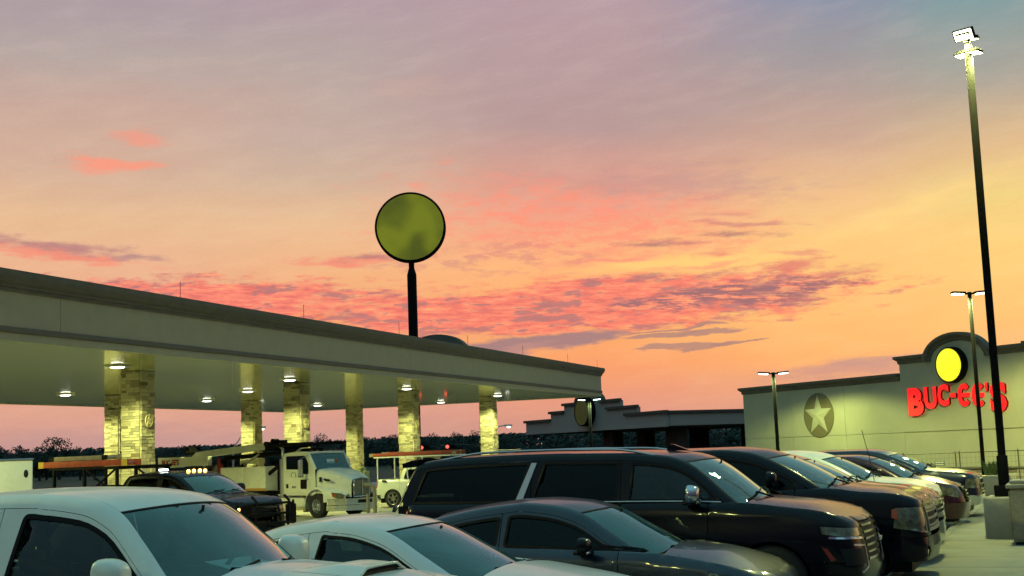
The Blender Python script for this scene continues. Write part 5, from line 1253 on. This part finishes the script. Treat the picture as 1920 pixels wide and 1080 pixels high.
m_ = MB(); m_.box(-3.12, -3.0, -.60, -.38, 1.98, 2.025, bev=.01); m_.build('work_light', white_e, t)
for nm_, x_, y_, z_, r_, mm in (('marker_light', .06, -.80, .98, .07, amber_e), ('marker_light', -.02, -.88, .98, .05, amber_e), ('fog_lamp', .12, -.74, .62, .085, mat('fog_lamp_glow', (.9, .85, .6), .3, emit=(1, .85, .55), es=9))):
    m_ = MB(); m_.lathe([(r_, -.04), (r_, .02), (r_ * .6, .045), (.001, .05)], 12, 'x', T=TR(x_, y_ - .03, z_) @ R3(z=radians(-50))); m_.build(nm_, mm, t)
m_ = MB(); m_.box(-1.93, -1.84, -1.34, -1.22, 1.40, 1.50, bev=.01); m_.build('mirror_light', amber_e, t)
# overhead rack on the bed
m_ = MB()
for y in (-.85, .85):
    for x_ in (-7.1, -5.8, -4.45): m_.box(x_ - .035, x_ + .035, y - .035, y + .035, 1.3, 2.12)
    m_.box(-7.3, -4.35, y - .03, y + .03, 2.08, 2.15)
    for xa_, xb_ in ((-5.75, -4.5), (-4.5, -5.75)): m_.tube([(xa_, y, 1.38), (xb_, y, 2.08)], .028, 6)
for x_ in (-7.1, -5.8, -4.45): m_.box(x_ - .03, x_ + .03, -.85, .85, 2.06, 2.13)
m_.build('ladder_rack', blackp, t)
m_ = MB(); m_.box(-7.4, -4.6, -.99, -.55, 1.38, 1.62, bev=.02); m_.box(-7.4, -4.6, .55, .99, 1.38, 1.62, bev=.02); m_.build('tool_box', blackp, t)
def ladder(name, lab, M_, L_, m__, W_=.42, rungs=12, h=.10, cat='ladder', ends=None, group=None):
    o = thing(name, lab, cat, group=group); o.matrix_world = M_
    for y in (-W_ / 2, W_ / 2):
        q = MB(); q.box(0, L_, y - .018, y + .018, 0, h, bev=.006); q.build('side_rail', m__, o)
    for i in range(rungs): q = MB(); x_ = .2 + (L_ - .4) * i / (rungs - 1); q.tube([(x_, -W_ / 2, h / 2), (x_, W_ / 2, h / 2)], .016, 6); q.build('rung', satin, o)
    for x_ in (0, L_ - .22):
        q = MB(); q.box(x_ - .01, x_ + .22, -W_ / 2 - .024, -W_ / 2 - .016, -.006, h + .006); q.box(x_ - .01, x_ + .22, W_ / 2 + .016, W_ / 2 + .024, -.006, h + .006); q.build('end_cap', ends or tan, o)
    return o
MT = Matrix.Translation((Pn.x, Pn.y, -.21)) @ R3(z=hdg)
yel = mat('yellow_cap', (.55, .36, .04), .5)
ladder('ladder', 'long orange fibreglass ladder lying on the black pickup rack', MT @ TR(-7.75, -.66, 2.155), 3.75, orange, h=.16, ends=yel)
ladder('ladder', 'tan extension ladder stacked on top of the orange ladder', MT @ TR(-7.35, -.62, 2.325), 2.5, tan, h=.12, rungs=8, ends=blackp)

# white box body at the left edge
bx = thing('box_trailer', 'white box trailer with a small oval mark, cut by the left edge of the picture', 'trailer', (-24.0, 25.7, -.42), radians(46))
m_ = MB(); m_.box(-6.4, -.9, 0, 2.3, .7, 2.58, bev=.03); m_.build('box_body', p_fleet, bx)
m_ = MB(); m_.box(-.87, 0, 0, 2.3, .7, 2.58, bev=.03); m_.build('front_section', p_fleet, bx)
m_ = MB(); m_.box(-6.42, .02, -.02, 2.32, 2.585, 2.63, bev=.01); m_.box(-6.42, .02, -.02, .02, .62, .70); m_.build('roof_trim', satin, bx)
m_ = MB(); m_.lathe([(.10, -.006), (.001, -.008)], 18, 'y', T=TR(-.16, 0, 2.25) @ Matrix.Diagonal((.55, 1, 1, 1))); m_.build('oval_mark', trim, bx)
for x_ in (-4.6, -3.7):
    for s_, y in ((-1, .12), (1, 2.18)): wheel(bx, x_, y, .38, .22, 'alloy', 6, s_)
m_ = MB(); m_.box(-6.2, 1.2, .5, 1.8, .42, .62); m_.build('chassis', steel, bx)

# ---- boom truck -------------------------------------------------------------------------------------------
bt = thing('boom_truck', 'white conventional-cab boom truck with black rack over the cab and white boom', 'truck', (-29.3, 47.7, -.55), radians(-17.2), 'working trucks by the canopy')
W2 = 2.3; yc = W2 / 2
def loft(secs, closed=False, smooth=True):
    m_ = MB(); n = len(secs[0]); m_.add([p for s_ in secs for p in s_], [(i * n + j, (i + 1) * n + j, (i + 1) * n + j + 1, i * n + j + 1) for i in range(len(secs) - 1) for j in range(n - 1)], smooth); return m_
def hsec(x, w_, zb_, zt_, c=.10, fl=0):
    out = []
    prof = [(-w_, zb_), (-w_, zb_ + (zt_ - zb_) * .55), (-w_ * .98, zt_ - c * 1.2), (-w_ * .90, zt_ - c * .35), (-w_ * .72, zt_ - .01), (-w_ * .3, zt_ + .02), (0, zt_ + .03)]
    prof = prof + [(-a, b) for a, b in reversed(prof[:-1])]
    return [(x, yc + a, b) for a, b in prof]
secs = []
for i in range(15):
    t_ = i / 14; x = -.18 + 1.72 * t_; w_ = .98 - .42 * t_**1.3; zt_ = 2.05 - .12 * t_ - .34 * t_**2.3; secs.append(hsec(x, w_, .85, zt_, .16))
m_ = loft(secs); m_.build('hood', p_fleet, bt)
# fenders
for s_ in (-1, 1):
    sec2 = []
    for i in range(25):
        a_ = radians(-8 + 196 * i / 24); R_ = .70; x0_, z0_ = -R_ * cos(a_) , .50 + R_ * sin(a_); out_ = []
        k_ = max(0, -cos(radians(-8 + 196 * i / 24)))
        for d, e in ((0, 0), (.05, .02), (.10, .10), (.13, .24), (.13, .62)):
            y_ = (s_ * -1) ; yy = yc + s_ * (yc - e)
            zz = .50 + (R_ + d) * sin(a_); xx = -(R_ + d) * cos(a_) * (1 + .0 * k_); out_.append((xx, yy, zz))
        sec2.append(out_)
    m_ = loft(sec2); f_ = m_.build('front_fender', p_fleet, bt)
    # fender nose running forward to the lamp
    sec3 = []
    for i in range(9):
        t_ = i / 8; x = .45 + 1.0 * t_; yo = .0 + .34 * t_**2.2; zt_ = 1.22 - .26 * t_**1.5; out_ = []
        for e, z_ in ((0, .66), (0, .66 + (zt_ - .66) * .6), (.03, zt_ - .05), (.12, zt_ + .02), (.30, zt_ + .05), (.62, zt_ + .12)): out_.append((x - (.10 * (e > .2)), yc + s_ * (yc - yo - e), z_))
        sec3.append(out_)
    m_ = loft(sec3); m_.build('fender_nose', p_fleet, f_)
    m_ = MB(); T = TR(1.18, yc + s_ * (yc - .20), .90) @ R3(z=radians(-s_ * 26)); m_.prism([(-.30, .16), (-.26, -.02), (-.05, -.10), (.24, -.10), (.28, .04), (.10, .12)], -.03, .03, 'y', T=T); hl_ = m_.build('headlight', lampglass, bt)
    m_ = MB(); m_.prism([(-.31, .15), (-.27, .0), (-.16, -.06), (-.12, .10)], -.035, .035, 'y', T=T); m_.build('amber_marker', lampamb, hl_)
    wheel(bt, 0, yc + s_ * (yc - .16), .51, .30, 'truck', 10, s_, chrome)
    wheel(bt, -5.4, yc + s_ * (yc - .30), .51, .5, 'truck', 10, s_, chrome); wheel(bt, -6.6, yc + s_ * (yc - .30), .51, .5, 'truck', 10, s_, chrome)
    m_ = MB(); m_.prism([(-.14, 1.63), (.30, 1.58), (.34, 1.50), (.10, 1.50), (-.10, 1.54)], -.006, .006, 'y', T=TR(.42, yc + s_ * .985, .02) @ R3(z=radians(s_ * 4))); m_.build('hood_vent', trim, bt)
    m_ = MB(); m_.tube([(.12, yc + s_ * 1.0, 1.70), (.12, yc + s_ * 1.0, 1.50)], .05, 8); m_.build('intake_badge', trim, bt)
# nose: grille, surround, centre bar
m_ = MB(); m_.box(1.50, 1.56, yc - .44, yc + .44, .88, 1.58, bev=.03); m_.build('grille', mat('truck_grille', (.10, .10, .095), .5, .6), bt)
for i in range(15): m_ = MB(); y_ = yc - .39 + .78 * i / 14; m_.box(1.555, 1.572, y_ - .008, y_ + .008, .92, 1.54); m_.build('grille_bar', satin, bt)
m_ = MB(); m_.tube([(1.555, yc - .44, .86), (1.57, yc - .46, 1.2), (1.555, yc - .42, 1.58), (1.55, yc, 1.64), (1.555, yc + .42, 1.58), (1.57, yc + .46, 1.2), (1.555, yc + .44, .86), (1.555, yc - .44, .86)], .028, 8); m_.box(1.57, 1.60, yc - .015, yc + .015, .88, 1.62); m_.build('grille_surround', chrome, bt)
m_ = MB()
bp_ = [(.62, yc - 1.14), (1.10, yc - 1.14), (1.55, yc - .85), (1.72, yc - .4), (1.75, yc), (1.72, yc + .4), (1.55, yc + .85), (1.10, yc + 1.14), (.62, yc + 1.14)]
for (z0_, z1_, o_) in ((.30, .52, .0), (.54, .80, .03)):
    vs = [(x + o_, y, z0_) for x, y in bp_] + [(x + o_, y, z1_) for x, y in bp_]; n = len(bp_); m_.add(vs, [(i, i + 1, n + i + 1, n + i) for i in range(n - 1)], False)
    m_.add([(x + o_, y, z1_) for x, y in bp_], [tuple(range(n))]); m_.add([(x + o_, y, z0_) for x, y in bp_], [tuple(range(n))])
bu = m_.build('front_bumper', chrome, bt); m_ = MB(); m_.box(1.70, 1.80, yc - .36, yc + .36, .60, .74); m_.build('bumper_opening', seal, bu)
# cab
cabm = MB(); cp = [(-2.22, .95), (-2.22, 2.62), (-2.12, 2.74), (-1.4, 2.80), (-.72, 2.78), (-.58, 2.72), (-.16, 2.02), (-.12, .95)]
def holed(poly, holes, yv, outw, m__, nm_, par):
    pts_, tr_ = tess(poly, holes, .3); q = MB(); q.add([(a, yv, b) for a, b in pts_], tr_); 
    return q.build(nm_, m__, par)
side_win = rounded([(-1.98, 2.08), (-1.98, 2.60), (-.78, 2.60), (-.58, 2.30), (-.58, 1.86), (-1.0, 1.86), (-1.12, 2.06)], .05)
for s_, yv in ((-1, .12), (1, W2 - .12)):
    c_ = holed(cp, [side_win], yv, 0, p_fleet, 'cab_side', bt)
    dpoly = rounded([(-2.08, 1.05), (-2.08, 2.68), (-.70, 2.68), (-.48, 2.30), (-.48, 1.05)], .05)
    d_ = holed(dpoly, [side_win], yv + s_ * .018, 0, p_fleet, 'door', bt)
    q = MB(); q.prism(side_win, yv - .02, yv - .012, 'y'); q.build('window', sglass, d_)
    q = MB(); rr_ = offset_poly(side_win, .02); pts_, tr_ = tess(rr_, [offset_poly(side_win, -.015)], .2); q.add([(a, yv + s_ * .022, b) for a, b in pts_], tr_); q.build('window_seal', seal, d_)
    q = MB(); q.prism(rounded([(-1.08, 1.22), (-1.08, 1.62), (-.68, 1.62), (-.68, 1.22)], .05), yv + s_ * .018, yv + s_ * .028, 'y'); q.build('lower_window', seal, d_)
    q = MB(); q.box(-2.0, -1.86, yv + s_ * .02, yv + s_ * .05, 1.26, 1.44, bev=.02); q.build('handle', trim, d_)
    # tall mirror
    q = MB(); q.box(-.78, -.66, yv + s_ * .22, yv + s_ * .42, 1.75, 2.45, bev=.03); mo_ = q.build('side_mirror', satin, bt)
    q = MB(); q.tube([(-.6, yv, 2.62), (-.7, yv + s_ * .32, 2.5), (-.7, yv + s_ * .32, 1.7), (-.55, yv, 1.62)], .015, 6); q.build('mirror_bracket', chrome, mo_)
q = MB(); q.add([(x, y, z) for x, z in cp[1:6] for y in (.12, W2 - .12)], [(2 * i, 2 * i + 1, 2 * i + 3, 2 * i + 2) for i in range(4)], True); q.add([(cp[0][0], .12, .95), (cp[0][0], W2 - .12, .95), (cp[1][0], W2 - .12, 2.62), (cp[1][0], .12, 2.62)], [(0, 1, 2, 3)]); q.build('cab_roof', p_fleet, bt)
ws_ = [(-.585, .22, 2.70), (-.585, W2 - .22, 2.70), (-.16, W2 - .18, 2.04), (-.16, .18, 2.04)]
q = MB(); q.add([ws_[0], ((ws_[0][0] + .07), yc, 2.70), ws_[1], ws_[2], (ws_[3][0] + .12, yc, 2.04), ws_[3]], [(0, 1, 4, 5), (1, 2, 3, 4)], True); wsO = q.build('windscreen', wglass, bt)
for ya, yb_ in ((.12, .215), (W2 - .12, W2 - .215)):
    q = MB(); q.tube([(-.58, (ya + yb_) / 2, 2.70), (-.16, (ya + yb_) / 2, 2.03)], .05, 8); q.build('windscreen_pillar', p_fleet, bt)
q = MB(); q.tube([(-.58, .15, 2.72), (-.52, yc, 2.735), (-.58, W2 - .15, 2.72)], .05, 8); q.build('windscreen_header', p_fleet, bt)
q = MB(); q.box(-.30, -.26, .9, 1.3, 2.26, 2.44); q.build('paper_sign', paper, bt); 
q = MB(); q.box(-.29, -.25, 1.32, 1.5, 2.28, 2.44); q.build('red_permit', redlens, bt)
q = MB(); q.box(-2.1, -.5, .2, W2 - .2, .95, 1.0); q.box(-.6, -.2, .2, W2 - .2, 1.6, 1.98); q.box(-1.9, -1.4, .3, .85, 1.3, 2.3, bev=.06); q.box(-1.9, -1.4, 1.4, 1.95, 1.3, 2.3, bev=.06); q.build('cab_interior', trim, bt)
for i in range(5): q = MB(); q.box(-.78, -.70, .45 + .35 * i - .05, .45 + .35 * i + .05, 2.80, 2.85, bev=.015); q.build('marker_light', lampamb, bt)
# door lettering and logo (flat print)
def text3(s_, size, M_, m__, par, nm_='lettering', off=.0, ext=.004):
    cu_ = bpy.data.curves.new('t', 'FONT'); cu_.body = s_; cu_.size = size; cu_.extrude = ext; cu_.offset = off; cu_.align_x = 'CENTER'; cu_.resolution_u = 2
    o = bpy.data.objects.new('tmp', cu_); COL.objects.link(o); bpy.context.view_layer.update(); me = bpy.data.meshes.new_from_object(o.evaluated_get(bpy.context.evaluated_depsgraph_get())); COL.objects.unlink(o); bpy.data.objects.remove(o); me.materials.clear()
    r_ = link(nm_, me, m__, par); r_.matrix_local = M_ @ R3(x=pi / 2); return r_
dkgr = mat('dark_green_print', (.02, .05, .04), .6)
text3('RDO', .17, TR(-1.05, .098, 1.72), dkgr, bt, off=.008)
q = MB(); q.tube([(-1.52 + .14 * cos(a_), .10, 1.80 + .14 * sin(a_)) for a_ in [radians(-40 + 260 * i / 14) for i in range(15)]], (.02, .008), 6); q.build('logo_arc', dkgr, bt)
text3('RDO', .12, TR(-1.50, .098, 1.26), dkgr, bt, off=.004)
# exhaust stack, steps, tanks, frame
q = MB(); q.tube([(-2.45, .30, .9), (-2.45, .30, 2.5)], .14, 16); q.tube([(-2.45, .30, 2.5), (-2.45, .30, 2.95), (-2.60, .30, 3.05)], .06, 10); q.build('exhaust_stack', satin, bt)
q = MB(); q.box(-2.45, -.80, .02, .5, .46, .86, bev=.05); q.box(-2.6, -2.5, .05, .5, .5, .9); q.build('step_tank', p_fleet, bt)
q = MB(); q.box(-2.5, -.75, .0, .5, .865, .90); q.build('step_plate', satin, bt)
q = MB(); q.box(-8.2, 1.1, yc - .45, yc - .33, .62, .9); q.box(-8.2, 1.1, yc + .33, yc + .45, .62, .9)
for x_ in (-7.5, -6, -4, -3): q.box(x_ - .1, x_ + .1, yc - .45, yc + .45, .65, .85)
q.box(-.15, .15, .3, 2.0, .42, .58); q.build('chassis', steel, bt)
# service body behind the cab
q = MB(); q.box(-6.5, -4.9, .05, .75, 1.16, 2.22, bev=.03); q.build('body_cabinet', p_fleet, bt); q = MB(); q.box(-4.88, -3.35, .05, .75, 1.16, 2.22, bev=.03); q.build('body_cabinet', p_fleet, bt)
q = MB(); q.box(-8.1, -3.3, .02, W2 - .02, .98, 1.14); q.box(-8.1, -6.55, .05, W2 - .05, 1.15, 1.6, bev=.03); q.box(-6.5, -3.35, 1.6, 2.25, 1.16, 2.2, bev=.03); q.build('flat_bed', blackp, bt)
q = MB(); q.box(-6.5, -3.35, .03, .05, 1.18, 1.28); q.build('reflective_strip', mat('amber_strip', (.5, .25, .05), .5), bt)
# boom, head rack, cylinders
q = MB(); T = TR(-9.6, yc - .3, 2.82) @ R3(y=radians(-3.1)); q.prism([(0, -.14), (.5, .14), (6.2, .14), (6.2, -.14)], -.2, .2, 'y', T=T); q.build('boom', p_fleet, bt)
q = MB(); q.box(-6.9, -.9, yc - .62, yc - .40, -.19, -.02, TR(.0, 0, 2.99) @ R3(y=radians(-2.0))); q.box(-6.9, -.9, yc - .14, yc + .1, -.19, -.02, TR(.0, 0, 2.99) @ R3(y=radians(-2.0))); q.build('lower_boom_frame', blackp, bt)
q = MB(); T = TR(-3.4, yc, 2.98); q.prism([(0, .0), (3.0, .14), (3.0, .20), (1.2, .22), (0, .16)], -1.0, -.85, 'y', T=T); q.prism([(0, .0), (3.0, .14), (3.0, .20), (1.2, .22), (0, .16)], .85, 1.0, 'y', T=T)
for i in range(8): q.box(.2 + .38 * i - .04, .2 + .38 * i + .04, -.9, .9, .08, .16, T)
q.box(-.2, .1, -.9, .9, -.1, .2, T); q.build('head_rack', blackp, bt)
q = MB(); q.tube([(-10.1, yc - .3, 3.05), (-10.1, yc + .1, 3.05)], .20, 16); q.tube([(-9.95, yc - .5, 3.0), (-9.95, yc + .2, 3.0)], .07, 8); q.build('boom_drum', blackp, bt)
q = MB(); q.tube([(-3.75, yc - .75, 3.20), (-3.75, yc - .5, 3.20)], .11, 14); q.build('sheave', blackp, bt); q = MB(); q.tube([(-3.2, yc - .8, 3.28), (-3.2, yc - .5, 3.28)], .14, 14); q.build('sheave', blackp, bt); q = MB(); q.box(-2.9, -2.5, yc - .75, yc - .55, 3.2, 3.34); q.build('winch_box', blackp, bt)
for a_, b_ in (((-6.75, 1.62), (-4.2, 2.75)), ((-6.75, 1.62), (-8.4, 2.45)), ((-4.15, 1.50), (-1.4, 2.92))):
    q = MB(); va, vb = Vector((a_[0], yc - .9, a_[1])), Vector((b_[0], yc - .75, b_[1])); mid = va.lerp(vb, .62); q.tube([va, mid], .085, 12); q.tube([va.lerp(vb, .6), vb], .045, 10, mi=1); q.build('hydraulic_cylinder', [blackp, satin], bt)
q = MB(); q.box(-6.95, -6.5, yc - 1.0, yc - .6, 1.14, 1.72, bev=.03); q.box(-6.75, -6.55, yc - .9, yc - .7, 1.7, 2.6); q.build('turret', blackp, bt)
for i in range(6):
    q = MB(); q.tube([(-6.95 + .07 * i, yc - .85, 2.66 - .02 * i), (-6.98 + .08 * i, yc - .9, 2.25), (-6.80 + .07 * i, yc - .88, 1.95 + .03 * i)], .026, 6); q.build('hose', mat('red_hose', (.35, .02, .02), .5), bt)
q = MB(); q.box(-11.35, -9.55, .10, .34, 2.30, 2.78, bev=.015); tb = q.build('tip_box', p_fleet, bt); q = MB(); q.box(-9.53, -7.5, .10, .34, 2.34, 2.76, bev=.015); q.build('boom_sleeve', p_fleet, bt)
text3("BUC-EE'S", .34, TR(-10.35, .088, 2.42), mat('red_print', (.35, .01, .015), .5), bt, off=.012)
q = MB(); q.box(-9.0, -8.6, .2, .9, 1.15, 2.3); q.box(-7.9, -7.7, .3, .8, 1.15, 2.36); q.build('boom_rest', steel, bt)

# ---- white pickup with the red ladders
WP = pickup(p_white, 1.0, 1.96, 1.24, 1.40, hx=-1.98, cx=-1.2, bumper_mat=chrome, archm=None, tl=[(-5.78, .95), (-5.60, .95), (-5.60, 1.30), (-5.78, 1.30)], wr=.43)
t, sh, hf = make_car(WP, 'white pickup with red tail light and ladder rack, beyond the black SUV', 'pickup truck', -25.6, 57.3, 'pickup_truck', 'working trucks by the canopy', Z=-.55, detail=1)
q = MB()
for y in (-.88, .88):
    for x_ in (-5.55, -3.9): q.tube([(x_, y, 1.36), (x_ + (.0 if x_ < -5 else -.12), y, 2.40)], .04, 8)
    q.box(-5.75, -1.6, y - .025, y + .025, 2.38, 2.44)
for x_ in (-5.55, -4.0, -1.9): q.box(x_ - .03, x_ + .03, -.88, .88, 2.39, 2.43)
q.build('ladder_rack', p_white2, t)
text3('4X4', .13, TR(-5.15, -1.012, 1.24), trim, t, off=.012)
MT = TR(-25.6, 57.3, -.55); red = mat('ladder_red', (.28, .035, .02), .55, var=.2, vs=5, dirt=.3)
ladder('ladder', 'red ladder lying lengthwise on the rack of the white pickup, nearer the camera', MT @ TR(-6.05, -.55, 2.455), 4.7, red, h=.15, W_=.40, ends=tan)
ladder('ladder', 'second red ladder on the white pickup rack, behind and above the first', MT @ TR(-5.7, .10, 2.455), 4.3, red, h=.20, W_=.40, ends=satin)
# ---- small things on the court
vm_ = thing('air_machine', 'small yellow-green air and vacuum cabinet beside the boom truck nose', 'machine', (-30.0, 52.9, -.55), radians(-12)); lime = mat('lime_enamel', (.40, .42, .16), .5)
q = MB(); q.box(-.24, .10, -.18, .18, .0, 2.0, bev=.03); q.build('cabinet', lime, vm_); q = MB(); q.box(.11, .30, -.16, .16, .4, 1.84, bev=.03); q.build('side_cabinet', lime, vm_)
q = MB(); q.box(-.20, .06, -.195, -.18, 1.15, 1.80, bev=.006); q.build('front_panel', mat('lime_panel', (.22, .23, .09), .5), vm_); q = MB(); q.box(.14, .27, -.175, -.16, 1.2, 1.45, bev=.005); q.build('control_panel', trim, vm_)
bo = thing('bollard_hoop', 'rounded beige steel guard hoop standing before the air cabinet', 'bollard', (-26.05, 46.35, -.55), radians(12)); beige = mat('beige_steel', (.33, .27, .15), .5)
q = MB(); q.tube([(.28, 0, 0), (.28, 0, 1.12), (.24, 0, 1.27), (.14, 0, 1.36), (-.16, 0, 1.37)], .08, 16); q.build('hoop', beige, bo); q = MB(); q.tube([(-.04, .1, 0), (-.04, .1, 1.0)], .07, 12); q.build('inner_post', beige, bo)
fd_ = thing('fuel_dispenser', 'grey steel fuel dispenser frame with hoses behind the boom truck cab', 'fuel dispenser', (-32.9, 53.8, -.55), radians(3)); gry = mat('grey_enamel', (.24, .23, .17), .5)
for x_ in (-.62, .56): q = MB(); q.box(x_ - .05, x_ + .05, -.3, .3, 0, 2.72, bev=.015); q.build('upright', gry, fd_)
q = MB(); q.box(-.68, .66, -.32, .32, 2.40, 2.72, bev=.03); q.build('header', gry, fd_); q = MB(); q.box(-.40, .34, -.28, .28, .1, 1.75, bev=.03); q.build('cabinet', gry, fd_)
q = MB(); q.box(-.30, .24, -.295, -.28, 1.15, 1.62, bev=.005); q.build('display', dashm, fd_)
for x_ in (-.50, .44):
    q = MB(); q.tube([(x_, -.1, 2.4), (x_, -.25, 2.0), (x_, -.30, 1.5), (x_ * .8, -.30, 1.2)], .022, 8); q.box(x_ - .05, x_ + .05, -.34, -.24, 1.25, 1.45, bev=.01); q.build('hose', trim, fd_)
for k_, (x_, y_) in enumerate(((-33.3, 66.2), (-34.0, 79.5), (-45.2, 66.5))):
    q0 = thing('fuel_dispenser', ('grey fuel dispenser on the island before the third front column', 'grey fuel dispenser on the island by the last front column', 'grey fuel dispenser among the back row of columns')[k_], 'fuel dispenser', (x_, y_, -.55), radians(3), 'fuel dispensers under the canopy')
    q = MB(); q.box(-.40, .34, -.28, .28, .1, 1.75, bev=.03); q.build('cabinet', gry, q0); q = MB(); q.box(-.68, .66, -.32, .32, 2.30, 2.60, bev=.03); q.build('header', gry, q0)
    for xx in (-.62, .56): q = MB(); q.box(xx - .05, xx + .05, -.3, .3, 0, 2.62, bev=.015); q.build('upright', gry, q0)
# lamp posts added out of view, standing in for the rest of the lot's lighting
for lx, ly, le, ll in ((-9.5, -7.5, 300, 'lamp post added behind the camera to stand in for other lot lighting'), (-21.5, 10.5, 3000, 'lamp post added out of view at the left to stand in for other lot lighting')):
    lp_ = thing('lamp_post', ll, 'lamp post', (lx, ly, hz(lx)), group='lamp posts in the lots'); q = MB(); q.box(-.065, .065, -.065, .065, 0, 8.9, bev=.012); q.build('pole', blackp, lp_)
    for s_ in (-1, 1):
        q = MB(); q.box(s_ * .15, s_ * .62, -.17, .17, 8.86, 8.93, bev=.01); h_ = q.build('lamp_head', blackp, lp_); q = MB(); q.box(s_ * .18, s_ * .58, -.14, .14, 8.83, 8.858, bev=.008); q.build('lamp_lens', poleled, h_)
        lot_light(h_, Vector((s_ * .4, 0, 8.74)), le, 165)
